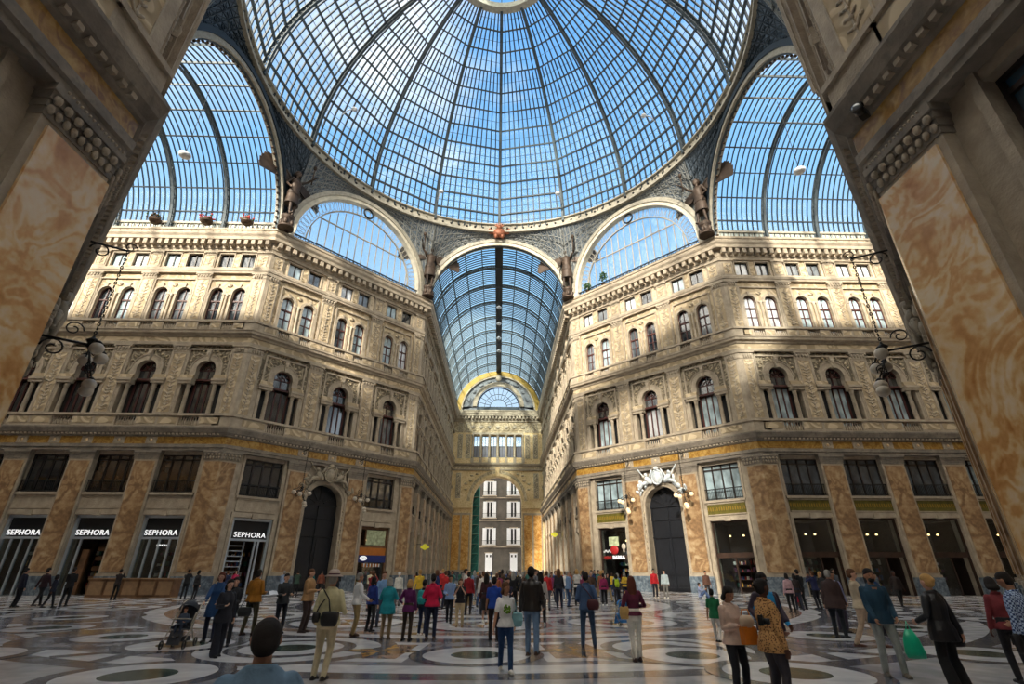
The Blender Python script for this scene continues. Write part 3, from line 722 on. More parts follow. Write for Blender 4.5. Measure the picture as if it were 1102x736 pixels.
# ---- the dome
RD, ZD = 23.4, 45.3; NR = 16; PH1 = math.acos(6.8/RD); NROW = 12
def DP(az, ph, r=RD): return Vector((r*math.cos(ph)*math.sin(az), r*math.cos(ph)*math.cos(az), ZD+r*math.sin(ph)))
def dome():
    root = empty('ceiling', T(0, CY), 'structure'); dph = PH1/NROW
    # meridian rib: double flange with lattice web and nodes
    mb = MB(); N = 24
    for r, w in ((RD-.08, .2), (RD-.6, .15)):
        for i in range(N):
            a, b = PH1*i/N, PH1*(i+1)/N; mb.bar(DP(0, a, r), DP(0, b, r), w, .07, 0, DP(0, a, 1)-Vector((0, 0, ZD)))
    for i in range(N*2):
        a, b = PH1*i/N/2, PH1*(i+1)/N/2; mb.bar(DP(0, a, RD-.6 if i % 2 else RD-.1), DP(0, b, RD-.1 if i % 2 else RD-.6), .04, .04, 0, (1, 0, 0))
    rib = mb.mesh('rib', ['iron_rib'])
    # one sector: fine bars and glass, running between azimuth 0 and 22.5
    nf = 11; sb = MB(); gl = MB(); da = 2*PI/NR
    for j in range(NROW):
        a, b = dph*j, dph*(j+1); n = nf if j < 9 else 7
        for k in range(1, n):
            t = k/n; az = da*t
            def chord(ph):   # bars lie on the flat panel between ribs
                p, q = DP(0, ph), DP(da, ph); return p.lerp(q, t)
            up = DP(az, (a+b)/2, 1)-Vector((0, 0, ZD)); sb.bar(chord(a), chord(b), .075, .09, 0, up)
        up = DP(da/2, (a+b)/2, 1)-Vector((0, 0, ZD)); m1, m2 = DP(0, (a+b)/2), DP(da, (a+b)/2)
        sb.bar(m1, m2, .02, .03, 0, up)
        gl.add([DP(0, a, RD+.1), DP(da, a, RD+.1), DP(da, b, RD+.1), DP(0, b, RD+.1)], [(0, 1, 2, 3)])
    sbm = sb.mesh('glazing_bars', ['iron']); glm = gl.mesh('glass_pane', ['glass'])
    for i in range(NR):
        m = Matrix.Rotation(-da*i, 4, 'Z')
        link('rib', rib, root, m); link('glazing_bars', sbm, root, m); link('glass_pane', glm, root, m)
    for j in range(1, NROW):
        mb = MB(); ph = dph*j
        for i in range(NR):
            p, q = DP(da*i, ph, RD-.1), DP(da*(i+1), ph, RD-.1); mb.bar(p, q, .09, .13, 0, DP(da*(i+.5), ph, 1)-Vector((0, 0, ZD)))
        link('purlin', mb.mesh('purlin', ['iron_rib']), root)
    # ring girder with bosses
    mb = MB(); n = 96
    for i in range(n):
        a, b = 2*PI*i/n, 2*PI*(i+1)/n
        def Q(r, z, az): return (r*math.sin(az), r*math.cos(az), z)
        pf = [(22.9, 44.75), (23.05, 45.75), (22.75, 45.8), (22.75, 45.95), (23.6, 45.95), (23.6, 44.4), (22.6, 44.4), (22.6, 44.7)]
        for k in range(len(pf)):
            (r0, z0), (r1, z1) = pf[k], pf[(k+1) % len(pf)]; mb.add([Q(r0, z0, a), Q(r0, z0, b), Q(r1, z1, b), Q(r1, z1, a)], [(0, 1, 2, 3)])
    for i in range(128):
        az = 2*PI*i/128; c = Vector(Q(22.95, 45.25, az)); mb.ell(c, (.16, .16, .16), 8, 5, 1)
    link('ring_girder', mb.mesh('ring_girder', ['iron_lt', 'iron_dk']), root)
    # eye of the dome and little lantern cupola
    mb = MB(); zt = DP(0, PH1).z; n = 48
    for i in range(n):
        a, b = 2*PI*i/n, 2*PI*(i+1)/n; pf = [(6.2, zt-.45), (7.0, zt-.55), (7.0, zt+.3), (6.2, zt+.5)]
        for k in range(4):
            (r0, z0), (r1, z1) = pf[k], pf[(k+1) % 4]; mb.add([Q(r0, z0, a), Q(r0, z0, b), Q(r1, z1, b), Q(r1, z1, a)], [(0, 1, 2, 3)])
    link('eye_ring', mb.mesh('eye_ring', ['iron_lt']), root)
    mb = MB(); g = MB()
    for i in range(24):
        a, b = 2*PI*i/24, 2*PI*(i+1)/24; pts = [(6.3*math.cos(t)*math.sin(a), 6.3*math.cos(t)*math.cos(a), zt+.5+4.2*math.sin(t)) for t in [PI/2*k/8 for k in range(9)]]
        mb.tube(pts, .07, 4); q = [(6.35*math.cos(t)*math.sin(b), 6.35*math.cos(t)*math.cos(b), zt+.5+4.25*math.sin(t)) for t in [PI/2*k/8 for k in range(9)]]
        for k in range(8): g.add([pts[k], q[k], q[k+1], pts[k+1]], [(0, 1, 2, 3)])
    for z, r in ((1.6, 5.9), (3.0, 4.5)):
        mb.tube([(r*math.cos(2*PI*i/32), r*math.sin(2*PI*i/32), zt+.5+z) for i in range(32)], .09, 4, closed=True)
    mb.lathe((0, 0, zt+3.2), [(3.6, 0), (3.9, .3), (2.5, 1.0), (.5, 1.7)], 24)
    link('lantern_ribs', mb.mesh('lantern_ribs', ['iron_dk']), root); link('lantern_glass', g.mesh('lantern_glass', ['glass_n']), root)
dome()
# ---- the arches carrying the ring, and the pendentives between them
OCT = [(-BX, BY), (BX, BY), (AX, AY), (AX, SAY), (SXR, SY), (SXL, SY), (-AX, SAY), (-AX, AY)]
def side(p, q, diag, full=True):
    """local x from p to q seen from the middle of the hall, y outwards"""
    L = math.dist(p, q); c = L/2; fr = frame(p, q); Ra = min(L/2-.02, 9.66) if not diag else 8.65; zc = 33.6 if not diag else 34.7
    if not diag: Ra = c-.05
    root = empty('trim_%d' % (TN[0]+1), fr, 'structure'); TN[0] += 1
    mb = MB(); dk = 'arch' if (diag or p[1] == q[1]) else 'iron_lt'
    mb.archband(c, zc, Ra-.42, Ra, -.3, .35, n=40); mb.archband(c, zc, Ra, Ra+.5, -.42, .1, n=40, mi=1); mb.archband(c, zc, Ra-.5, Ra-.38, -.38, .4, n=40)
    if diag:
        for s in (-1, 1): mb.box(*sorted((c+s*(Ra-.42), c+s*(Ra+.3))), -.4, .35, 33.6, 34.7, 0)
    if not diag and p[0] == q[0]:
        for i in range(44): a = PI*(i+.5)/44; mb.ell((c+(Ra-.7)*math.cos(a), .1, zc+(Ra-.7)*math.sin(a)), (.13, .15, .13), 6, 4, 2)
    link('arch_band', mb.mesh('arch_band', [dk, 'iron_lt' if dk == 'arch' else 'iron', 'bronze']), root)
    # pendentive: lattice between the arch and the ring
    inv = fr.inverted(); pc = Vector((0, CY)); a0 = math.atan2(p[0]-pc.x, p[1]-pc.y); a1 = math.atan2(q[0]-pc.x, q[1]-pc.y)
    if a1 < a0-PI: a1 += 2*PI
    if a1 > a0+PI: a1 -= 2*PI
    n = 20; rows = 6; G = []
    for i in range(n+1):
        t = i/n; th = PI*(1-t); A_ = Vector((c+(Ra+.5)*math.cos(th), 0, zc+(Ra+.5)*math.sin(th)))
        if A_.x < 0: A_.x = 0
        if A_.x > L: A_.x = L
        u = .5-.5*math.cos(PI*t); u = t*.3+u*.7; az = a0+(a1-a0)*u
        B_ = inv @ Vector((22.9*math.sin(az), CY+22.9*math.cos(az), 44.5)); 
        if i == 0: G.append([Vector((0, 0, 33.6)).lerp(B_, j/rows) for j in range(rows+1)])
        G.append([A_.lerp(B_, j/rows)+(Vector((0, .25*math.sin(PI*j/rows), 0)) if 0 < i < n else Vector()) for j in range(rows+1)])
        if i == n: G.append([Vector((L, 0, 33.6)).lerp(B_, j/rows) for j in range(rows+1)])
    n += 2
    mb = MB(); g = MB()
    for i in range(n+1):
        for j in range(rows):
            if (G[i][j]-G[i][j+1]).length > .02: mb.bar(G[i][j], G[i][j+1], .06, .06)
            if i < n:
                d = (G[i][j]-G[i+1][j+1]).length
                mb.bar(G[i][j], G[i+1][j], .05, .05)
                if d > .5: mb.bar(G[i][j], G[i+1][j+1], .03, .03); mb.bar(G[i+1][j], G[i][j+1], .03, .03)
                g.add([G[i][j], G[i+1][j], G[i+1][j+1], G[i][j+1]], [(0, 1, 2, 3)])
                if d > .7 and j % 2 == 0:
                    m = (G[i][j]+G[i+1][j+1])/2; mb.tube([m+Vector((.22*math.cos(k*PI/5), -.05, .22*math.sin(k*PI/5))) for k in range(10)], .05, 4, closed=True)
    link('pendentive', mb.mesh('pendentive', ['iron_pend_lit' if dk == 'arch' else 'iron']), root)  # same iron throughout: lit sides painted paler, shaded sides darker
    link('pendentive_backing', g.mesh('pendentive_backing', ['pend_back']), root)
    if diag:
        # lunette: lace band, oculus, upright bars and glass
        mb = MB(); ri = Ra-1.9; zi = zc-.2
        mb.archband(c, zc, ri, ri+.12, .05, .25, n=30)
        for k in range(-8, 9):
            x = c+k*.92; d = (x-c)
            if abs(d) < ri: mb.bar((x, .15, 34.4), (x, .15, zi+math.sqrt(max(0, ri*ri-d*d))), .035, .05)
        for z in (34.4, 38.3): h = math.sqrt(max(0, (ri+.1)**2-(z-zc)**2)) if z > zc else ri; mb.bar((c-h, .12, z), (c+h, .12, z), .07, .06)
        link('lunette_frame', mb.mesh('lunette_frame', ['iron_lt']), root)
        mb = MB()
        for k in range(40):
            a = PI*(k+.5)/40; b = PI*(k+1.5)/40
            mb.tube([(c+((ri+.75)+.5*math.cos(u))*math.cos(a)+0, .15, zc+((ri+.75)+.5*math.cos(u))*math.sin(a)+.5*math.sin(u)*.9) for u in [2*PI*w/9 for w in range(9)]], .035, 4, closed=True)
        mb.tube([(c+.62*math.cos(2*PI*w/20), -.02, zc+ri+.75+.62*math.sin(2*PI*w/20)) for w in range(20)], .11, 6, mi=1, closed=True)
        link('lace_band', mb.mesh('lace_band', ['iron_lt', 'iron_dk']), root)
        mb = MB(); x = c-Ra
        for k in range(34):
            x0 = c-Ra+.2+k*(2*Ra-.4)/34; w_ = (2*Ra-.4)/34; mb.bar((x0, -.05, 33.7), (x0+w_, -.05, 34.6), .025, .03); mb.bar((x0+w_, -.05, 33.7), (x0, -.05, 34.6), .025, .03)
        mb.bar((c-Ra+.2, -.05, 34.62), (c+Ra-.2, -.05, 34.62), .07, .05); mb.bar((c-Ra+.2, -.05, 33.7), (c+Ra-.2, -.05, 33.7), .07, .05)
        link('railing', mb.mesh('railing', ['iron']), root)
        mb = MB(); n = 30; mb.plate([(c-Ra+.2, 33.6), (c+Ra-.2, 33.6)]+[(c+(Ra-.2)*math.cos(PI*i/n), zc+(Ra-.2)*math.sin(PI*i/n)) for i in range(n+1)], .3, .32)
        link('glass_pane', mb.mesh('glass_pane', ['glass']), root)
M['iron_pend_lit'] = plain('lit tone pendentive iron', (122, 124, 122), .6, .1, var=.2)
M['pend_back'] = plain('pendentive sheeting', (70, 82, 94), .7, var=.35, vs=.8)
sides = [(0, 1, 0), (1, 2, 1), (2, 3, 0), (3, 4, 1), (4, 5, 0), (5, 6, 1), (6, 7, 0), (7, 0, 1)]
for i, j, d in sides: side(OCT[i], OCT[j], d)
M['terracotta'] = plain('reddish copper', (150, 92, 66), .5, .3, .3)
# crowning ornament at the keystone of the far arch
mb = MB(); mb.ell((0, -.6, 44.35), (.9, .5, .75), 10, 7); mb.ell((0, -.8, 45.1), (.35, .35, .45), 8, 6)
for s in (-1, 1):
    mb.ell((s*1.05, -.5, 44.6), (.55, .3, .4), 8, 5); mb.ell((s*1.35, -.45, 45.0), (.22, .2, .22), 6, 4)
    mb.ell((s*.45, -.75, 43.7), (.3, .25, .4), 6, 5)
for k in range(5): a = R(30+30*k); mb.bar((.35*math.cos(a), -.8, 45.1+.35*math.sin(a)), (.7*math.cos(a), -.8, 45.2+.7*math.sin(a)), .07, .07)
tag(mb.build('keystone_cartouche', ['terracotta'], mw=T(0, BY-.2)), 'reddish cartouche with crown on the keystone of the far glass arch', 'ornament')

# ------------------------------------------------------------------ inlaid marble floor
def marble(name, c1, c2, c3, sc=.6):
    m, nt, b = newmat(name); co = coords(nt)
    n0 = nt.new('ShaderNodeTexNoise', i_Scale=sc, i_Detail=6.0, i_Distortion=1.5); nt.link(co, n0.inputs['Vector'])
    r = ramp(nt, n0.outputs[0], [(.3, lin(c1)), (.5, lin(c2)), (.7, lin(c3))]); nt.link(r.outputs[0], b.inputs[0])
    n1 = nt.new('ShaderNodeTexNoise', i_Scale=2.5, i_Detail=3.0); nt.link(co, n1.inputs['Vector'])
    r1 = ramp(nt, n1.outputs[0], [(.3, (.10,)*3+(1,)), (.7, (.24,)*3+(1,))]); nt.link(r1.outputs[0], b.inputs['Roughness'])
    b.inputs['IOR'].default_value = 1.75
    return m
M['fl_base'] = marble('pale grey marble', (150, 150, 156), (178, 178, 182), (198, 196, 194))
M['fl_white'] = marble('white marble', (202, 202, 206), (224, 224, 226), (236, 234, 232))
M['fl_dark'] = marble('charcoal marble', (76, 78, 88), (98, 100, 108), (124, 122, 126))
M['fl_mid'] = marble('lilac grey marble', (132, 130, 138), (154, 152, 158), (174, 170, 172))
M['fl_ochre'] = marble('ochre marble', (150, 106, 50), (182, 138, 74), (206, 170, 110), 1.5)
M['fl_pink'] = marble('rose brown marble', (134, 108, 98), (164, 134, 118), (188, 160, 142), 1.2)
M['fl_green'] = marble('green serpentine', (34, 52, 48), (50, 72, 64), (70, 92, 82), 1.5)
fm = MB(); FZ = .0015; FC = [0]
def fz(lv): FC[0] += 1; return lv*FZ+(FC[0] % 50)*2.5e-5
def fring(cx, cy, r0, r1, mi, lv, n=64, a0=0, a1=2*PI):
    vs = []; z = fz(lv)
    for i in range(n+1): a = a0+(a1-a0)*i/n; vs += [(cx+r0*math.cos(a), cy+r0*math.sin(a), z), (cx+r1*math.cos(a), cy+r1*math.sin(a), z)]
    fm.add(vs, [(2*i, 2*i+1, 2*i+3, 2*i+2) for i in range(n)], mi)
def fpoly(pts, mi, lv): z_ = fz(lv); fm.add([(x, y, z_) for x, y in pts], [tuple(range(len(pts)))], mi)
def fdisc(cx, cy, r, mi, lv, n=40): fpoly([(cx+r*math.cos(2*PI*i/n), cy+r*math.sin(2*PI*i/n)) for i in range(n)], mi, lv)
def fband(p, q, w, mi, lv):
    p, q = Vector(p), Vector(q); t = (q-p).normalized(); n = Vector((-t.y, t.x))*w/2; fpoly([tuple(p+n), tuple(p-n), tuple(q-n), tuple(q+n)][::-1], mi, lv)
def fstar(cx, cy, r, k, mi, mi2, lv, rot=0, inner=.42):
    pts = [(cx+(r if i % 2 == 0 else r*inner)*math.cos(rot+PI*i/k), cy+(r if i % 2 == 0 else r*inner)*math.sin(rot+PI*i/k)) for i in range(2*k)]
    for i in range(2*k): fpoly([(cx, cy), pts[i], pts[(i+1) % (2*k)]], mi if i % 2 else mi2, lv)
fm.box(-END-1, END+1, BACK-2, FY+3, -.25, 0, 0)
W_, D_, MI_, O_, P_, G_ = 1, 2, 3, 4, 5, 6
def pol(r, az): return (r*math.sin(R(az)), CY+r*math.cos(R(az)))
fring(0, CY, 22.1, 22.7, D_, 1, 128); fring(0, CY, 21.3, 22.1, W_, 1, 128); fring(0, CY, 17.0, 17.7, D_, 1, 128); fring(0, CY, 16.2, 17.0, W_, 1, 128)
fring(0, CY, 15.6, 16.2, P_, 1, 128); fring(0, CY, 10.2, 10.7, D_, 1, 96); fring(0, CY, 9.2, 10.2, W_, 1, 96); fring(0, CY, 8.8, 9.2, P_, 1, 96); fring(0, CY, 17.7, 21.3, MI_, 1, 128)
fstar(0, CY, 8.4, 16, D_, W_, 2); fdisc(0, CY, 3.2, MI_, 3); fstar(0, CY, 3.0, 8, O_, P_, 4, .2)
for k in range(16):
    x, y = pol(13.1, 22.5*k); fring(x, y, 2.0, 2.35, D_, 2, 40); fring(x, y, 1.2, 2.0, W_, 2, 40); fdisc(x, y, 1.2, P_ if k % 2 else MI_, 2); fstar(x, y, 1.1, 4, O_, W_, 3, R(22.5*k))
def medal(r, az, s=1.):
    x, y = pol(r, az); fring(x, y, .58*s, 1.2*s, W_, 6, 40); fring(x, y, 1.2*s, 1.5*s, D_, 6, 40); fdisc(x, y, .58*s, G_, 6)
def cquad(r0, r1, a0, a1, mi, lv): fpoly([pol(r0, a0), pol(r0, a1), pol(r1, a1), pol(r1, a0)], mi, lv)
for k in range(8):
    b = 45*k
    for a, r in ((0, 19.9), (13.5, 19.3), (-13.5, 19.3), (31.5, 20.6) if k % 2 else (22.5, 19.6)): medal(r, b+a)
    for a in (15, -15): medal(22.95, b+a, 1.05)
    for s in (-1, 1):
        # ochre panels with a pale border, and dark bands that weave between the rings
        cquad(17.9, 20.9, b+s*6.7-2.6, b+s*6.7+2.6, W_, 2); cquad(18.3, 20.5, b+s*6.7-1.9, b+s*6.7+1.9, P_, 3)
        x, y = pol(19.4, b+s*6.7); fstar(x, y, 1.15, 4, O_, D_, 4, R(-(b+s*6.7)))
        fring(*pol(19.3, b+s*13.5), 2.1, 2.5, D_, 3, 40); fring(*pol(19.3, b+s*13.5), 1.5, 2.1, MI_ if k % 2 else W_, 3, 40)
        cquad(23.2, 25.4, b+s*4-2.4, b+s*4+2.4, W_, 2); cquad(23.5, 25.1, b+s*4-1.9, b+s*4+1.9, O_, 3)
    fband(pol(17.7, b+22.5-4), pol(22.1, b+22.5+2), .4, D_, 4); fband(pol(17.7, b+22.5+4), pol(22.1, b+22.5-2), .4, D_, 4)
# arms: bordered panels with rhombs
def arm(x0, x1, y0, y1, nx, ny):
    dx, dy = (x1-x0)/nx, (y1-y0)/ny
    for i in range(nx+1): fband((x0+dx*i, y0), (x0+dx*i, y1), .55, D_ if i % 2 else P_, 1)
    for j in range(ny+1): fband((x0, y0+dy*j), (x1, y0+dy*j), .55, D_ if j % 2 == 0 else MI_, 2)
    for i in range(nx):
        for j in range(ny):
            a, b, c, d = x0+dx*i+.45, x0+dx*(i+1)-.45, y0+dy*j+.45, y0+dy*(j+1)-.45
            fpoly([(a, c), (b, c), (b, d), (a, d)], W_, 1); e = .55; fpoly([(a+e, c+e), (b-e, c+e), (b-e, d-e), (a+e, d-e)], [MI_, P_, 0][(i+j) % 3], 2)
            cx, cy = (a+b)/2, (c+d)/2; r = min(b-a, d-c)/2-.8; fstar(cx, cy, r, 4, O_, W_ if (i+j) % 2 else P_, 3, 0, .38)
            if (i+j) % 2: fring(cx, cy, r*.9, r*1.12, D_, 4, 32)
arm(-9.2, 9.2, -28, 9.0, 4, 8); arm(-9.2, 9.2, 57, FY-.5, 4, 10); arm(-60, -24, 23.2, 42, 8, 4); arm(24, 60, 23.2, 42, 8, 4)
fm.build('floor', ['fl_base', 'fl_white', 'fl_dark', 'fl_mid', 'fl_ochre', 'fl_pink', 'fl_green'], kind='structure')
# ------------------------------------------------------------------ people
def remesh(mb, voxel, mats, smooth=2, name='m'):
    me = mb.mesh(name, mats); ob = bpy.data.objects.new('tmp', me); COL.objects.link(ob)
    m = ob.modifiers.new('r', 'REMESH'); m.mode = 'VOXEL'; m.voxel_size = voxel; m.use_smooth_shade = True
    if smooth: q = ob.modifiers.new('s', 'SMOOTH'); q.iterations = smooth; q.factor = .5
    dg = bpy.context.evaluated_depsgraph_get(); dg.update()
    out = bpy.data.meshes.new_from_object(ob.evaluated_get(dg)); bpy.data.objects.remove(ob); bpy.data.meshes.remove(me)
    out.materials.clear()
    for x in mats: out.materials.append(M[x] if isinstance(x, str) else x)
    out.name = name
    return out
def ik(a, b, l1, l2, hint):
    a, b = Vector(a), Vector(b); d = b-a; L = min(d.length, (l1+l2)*.999); t = d.normalized()
    x = (l1*l1-l2*l2+L*L)/(2*L); h = math.sqrt(max(0, l1*l1-x*x)); hv = Vector(hint); hv = (hv-t*hv.dot(t)).normalized()
    return a+t*x+hv*h, a+t*L
def loft(mb, secs, n=14, mi=0):
    base = len(mb.v)
    for c, rx, ry in secs:
        for k in range(n):
            a = 2*PI*k/n; mb.v.append((c[0]+rx*math.cos(a), c[1]+ry*math.sin(a), c[2]))
    for i in range(len(secs)-1):
        for k in range(n):
            mb.f.append((base+i*n+k, base+i*n+(k+1) % n, base+(i+1)*n+(k+1) % n, base+(i+1)*n+k)); mb.m.append(mi); mb.smooth.append(True)
    mb.f.append(tuple(base+k for k in reversed(range(n)))); mb.m.append(mi); mb.smooth.append(True)
    mb.f.append(tuple(base+(len(secs)-1)*n+k for k in range(n))); mb.m.append(mi); mb.smooth.append(True)
def limb(mb, pts, rs, n=10):
    pts = [Vector(p) for p in pts]; mb.tube(pts, rs, n)
    for p, r in zip(pts, rs): mb.ell(p, (r*.99,)*3, n, 6)
DEF = dict(sex='m', lf=(.11, .02, .08), rf=(-.11, .02, .08), lh=(.27, -.04, .80), rh=(-.27, -.04, .80), lhint=(.3, 1, -.1), rhint=(-.3, 1, -.1), lean=0., drop=0., yaw=0., pit=0.,
           hem=.86, top='long', coat=0, bot='trousers', flare=0., fat=1., hair='short', open_=False, collar=True, sit=False, det=0)
def skeleton(P):
    S = {}; z0 = .93-P['drop']; S['hipz'] = z0
    Mu = Matrix.Translation((0, 0, z0)) @ Matrix.Rotation(P['lean'], 4, 'X') @ Matrix.Translation((0, 0, -.93)); S['Mu'] = Mu
    for s, k in ((1, 'l'), (-1, 'r')):
        hip = Vector((s*.09, 0, z0)); an = Vector(P[k+'f']); kn, an = ik(hip, an, .43, .43, (s*.1, -1, .1))
        sh = Mu @ Vector((s*(.172 if P['sex'] == 'm' else .15), .005, 1.395)); ha = Vector(P[k+'h']); el, ha = ik(sh, ha, .29, .26, P[k+'hint'])
        S[k] = (hip, kn, an, sh, el, ha)
    S['Mh'] = Mu @ Matrix.Translation((0, 0, 1.5)) @ Matrix.Rotation(P['yaw'], 4, 'Z') @ Matrix.Rotation(P['pit'], 4, 'X') @ Matrix.Translation((0, 0, -1.5))
    return S
class XB(MB):
    """builder that transforms a batch of what was added"""
    def mark(s): s.k = len(s.v)
    def apply(s, m): s.v[s.k:] = [tuple(m @ Vector(p)) for p in s.v[s.k:]]
def torso_secs(P, o):
    f = P['fat']
    if P['sex'] == 'm': t = [(.84, .14, .11), (.93, .165, .118), (1.05, .148, .11), (1.18, .158, .118), (1.29, .17, .12), (1.37, .168, .11), (1.42, .135, .092), (1.455, .085, .072), (1.48, .062, .062)]
    else: t = [(.84, .15, .12), (.92, .172, .128), (1.05, .132, .10), (1.16, .14, .112), (1.26, .15, .13), (1.35, .146, .105), (1.41, .11, .082), (1.45, .065, .062), (1.475, .052, .055)]
    return [((0, -.012*math.sin(PI*(z-.84)/.7), z), rx*f+o, ry*(f*1.05)+o) for z, rx, ry in t]
def me_body(P, S):
    b = XB(); b.mark(); loft(b, torso_secs(P, -.01)+[((0, .0, 1.52), .052, .055), ((0, -.01, 1.57), .05, .055)])
    b.apply(S['Mu']); b.mark()
    b.ell((0, -.012, 1.64), (.076, .096, .115), 14, 10); b.ell((0, -.045, 1.575), (.052, .055, .052), 12, 8); b.ell((0, -.108, 1.62), (.014, .022, .028), 6, 5); b.ell((0, -.098, 1.585), (.026, .012, .014), 6, 5)
    for s in (-1, 1): b.ell((s*.078, .0, 1.625), (.014, .024, .033), 6, 5)
    b.apply(S['Mh'])
    for k, s in (('l', 1), ('r', -1)):
        hip, kn, an, sh, el, ha = S[k]
        limb(b, [hip, (hip+kn)/2, kn, kn.lerp(an, .3), an], [.078, .068, .052, .052, .034]); b.ell(an+Vector((0, -.06, -.045)), (.036, .09, .03), 8, 6)
        limb(b, [sh, (sh+el)/2, el, el.lerp(ha, .35), ha], [.05, .042, .036, .036, .025]); hand(b, el, ha, s, P)
    return remesh(b, [.016, .0105, .0078][P['det']], ['skin'], 2 if P['det'] < 2 else 1, 'body')
def hand(b, el, ha, s, P):
    d = (ha-el).normalized(); side = d.cross(Vector((0, 1, 0))) if abs(d.y) < .8 else d.cross(Vector((0, 0, 1)))
    side.normalize(); nrm = side.cross(d).normalized()      # palm normal
    fw = Vector((0, -1, 0)); fw = (fw-d*fw.dot(d)); fw = fw.normalized() if fw.length > .2 else side
    inn = d.cross(fw).normalized()*(1 if s > 0 else -1)
    pc = ha+d*.05; m = Matrix((fw, d, inn)).transposed(); b.ell(pc, (.038, .052, .017), 8, 6, 0, m)
    for i, (o, l) in enumerate(((.03, .068), (.01, .078), (-.01, .073), (-.029, .058))):
        p0 = ha+d*.085+fw*o; cur = .35+.1*i; d2 = (d*math.cos(cur)+inn*math.sin(cur)); d3 = (d*math.cos(cur*2.4)+inn*math.sin(cur*2.4))
        limb(b, [p0-d*.02, p0+d2*l*.5, p0+d2*l*.5+d3*l*.5], [.0105, .0095, .008], 6)
    p0 = ha+d*.03+fw*.03; limb(b, [p0, p0+d*.03+fw*.025+inn*.01, p0+d*.062+fw*.03+inn*.02], [.012, .0105, .009], 6)
def me_top(P, S):
    b = XB(); o = .012+P['coat']*.014; b.mark(); ts = torso_secs(P, o); hem = P['hem']; secs = [q for q in ts if q[0][2] > hem+.02]
    rx = .18*P['fat']+o+.012+.05*max(0, .86-hem); ry = .138*P['fat']+o+.012+.05*max(0, .86-hem)
    secs = [((0, 0, hem), rx, ry)]+([((0, 0, .9), .178*P['fat']+o+.01, .135*P['fat']+o+.008)] if hem < .88 else [])+[q for q in secs if q[0][2] > 1.0]; loft(b, secs, 16)
    if P['collar']: b.tube([(.075*math.cos(2*PI*k/12), .01+.072*math.sin(2*PI*k/12), 1.475+.012*math.sin(2*PI*k/12)) for k in range(12)], .018+.006*P['coat'], 6, closed=True)
    b.apply(S['Mu'])
    for k in ('l', 'r'):
        hip, kn, an, sh, el, ha = S[k]; e = .004*P['coat']
        if P['top'] == 'long': limb(b, [sh, (sh+el)/2, el, el.lerp(ha, .5), el.lerp(ha, .93)], [.063+e, .059+e, .051+e, .046+e, .04+e])
        elif P['top'] == 'short': limb(b, [sh, sh.lerp(el, .4), sh.lerp(el, .75)], [.062, .06, .056])
        else: b.ell(sh, (.05, .05, .05), 8, 6)
    return remesh(b, [.018, .013, .0105][P['det']], ['cloth'], 2, 'top')
def me_bot(P, S):
    b = XB(); f = P['fat']; z = S['hipz']; f2 = P['flare']
    loft(b, [((0, 0, z-.12), .15*f, .115*f), ((0, 0, z-.02), .182*f if P['sex'] == 'f' else .172*f, .134*f), ((0, 0, z+.06), .165*f, .125*f), ((0, 0, z+.14), .145*f, .115*f)], 16)
    if P['bot'] == 'skirt':
        loft(b, [((0, 0, z-.48), .22, .19), ((0, 0, z-.2), .2, .16), ((0, 0, z), .18, .14)], 16)
    else:
        for k in ('l', 'r'):
            hip, kn, an, sh, el, ha = S[k]
            if P['bot'] == 'shorts': limb(b, [hip, (hip+kn)/2, kn.lerp(hip, .15)], [.098*f, .088*f, .08])
            else: limb(b, [hip, (hip+kn)/2, kn, (kn+an)/2, an+Vector((0, .005, .0))], [.098*f, .086*f, .066+f2*.3, .062+f2*.7, .055+f2])
    return remesh(b, [.018, .014, .011][P['det']], ['cloth'], 2, 'bottom')
def me_shoe(P, S, k):
    an = S[k][2]; b = MB(); zb = an.z-.08; d = Vector((0, -1, 0)); kn = S[k][1]
    pts = [(an.x, an.y+.045, zb+.035), (an.x, an.y-.03, zb+.04), (an.x*1.05, an.y-.1, zb+.035), (an.x*1.08, an.y-.16, zb+.028)]
    for p, r in zip(pts, ((.036, .045, .035), (.042, .06, .04), (.045, .055, .033), (.038, .04, .026))): b.ell(p, r, 10, 7)
    b.ell((an.x, an.y+.01, zb+.07), (.04, .05, .05), 8, 6)
    b.box(an.x-.042, an.x+.044, an.y-.185, an.y+.08, zb+.002, zb+.02)
    return remesh(b, .012, ['cloth'], 1, 'shoe')
def me_hair(P, S):
    b = XB(); b.mark(); h = P['hair']
    if h == 'none': return None
    if h == 'balding':
        b.ell((0, .018, 1.655), (.086, .097, .09), 14, 9); b.ell((0, .03, 1.61), (.084, .082, .08), 12, 8)
    else: b.ell((0, .004, 1.69), (.085, .106, .083), 14, 9); b.ell((0, .032, 1.635), (.087, .085, .095), 12, 8)
    if h == 'afro': b.ell((0, .02, 1.68), (.11, .12, .11), 14, 9)
    if h in ('bob', 'long'):
        zl = 1.5 if h == 'bob' else 1.3
        loft(b, [((0, .07, zl), .075, .035), ((0, .065, (zl+1.6)/2), .1, .055), ((0, .04, 1.6), .09, .07)], 12)
        for s in (-1, 1): limb(b, [(s*.078, .0, 1.66), (s*.088, .01, 1.58), (s*.085, .025, zl+.03)], [.025, .028, .02], 8)
    if h == 'bun': b.ell((0, .105, 1.67), (.045, .045, .045), 10, 7)
    if h == 'pony': limb(b, [(0, .1, 1.67), (0, .14, 1.6), (0, .11, 1.45)], [.03, .03, .015], 8)
    b.apply(S['Mh']); return remesh(b, .013 if P['det'] else .018, ['cloth'], 1, 'hair')
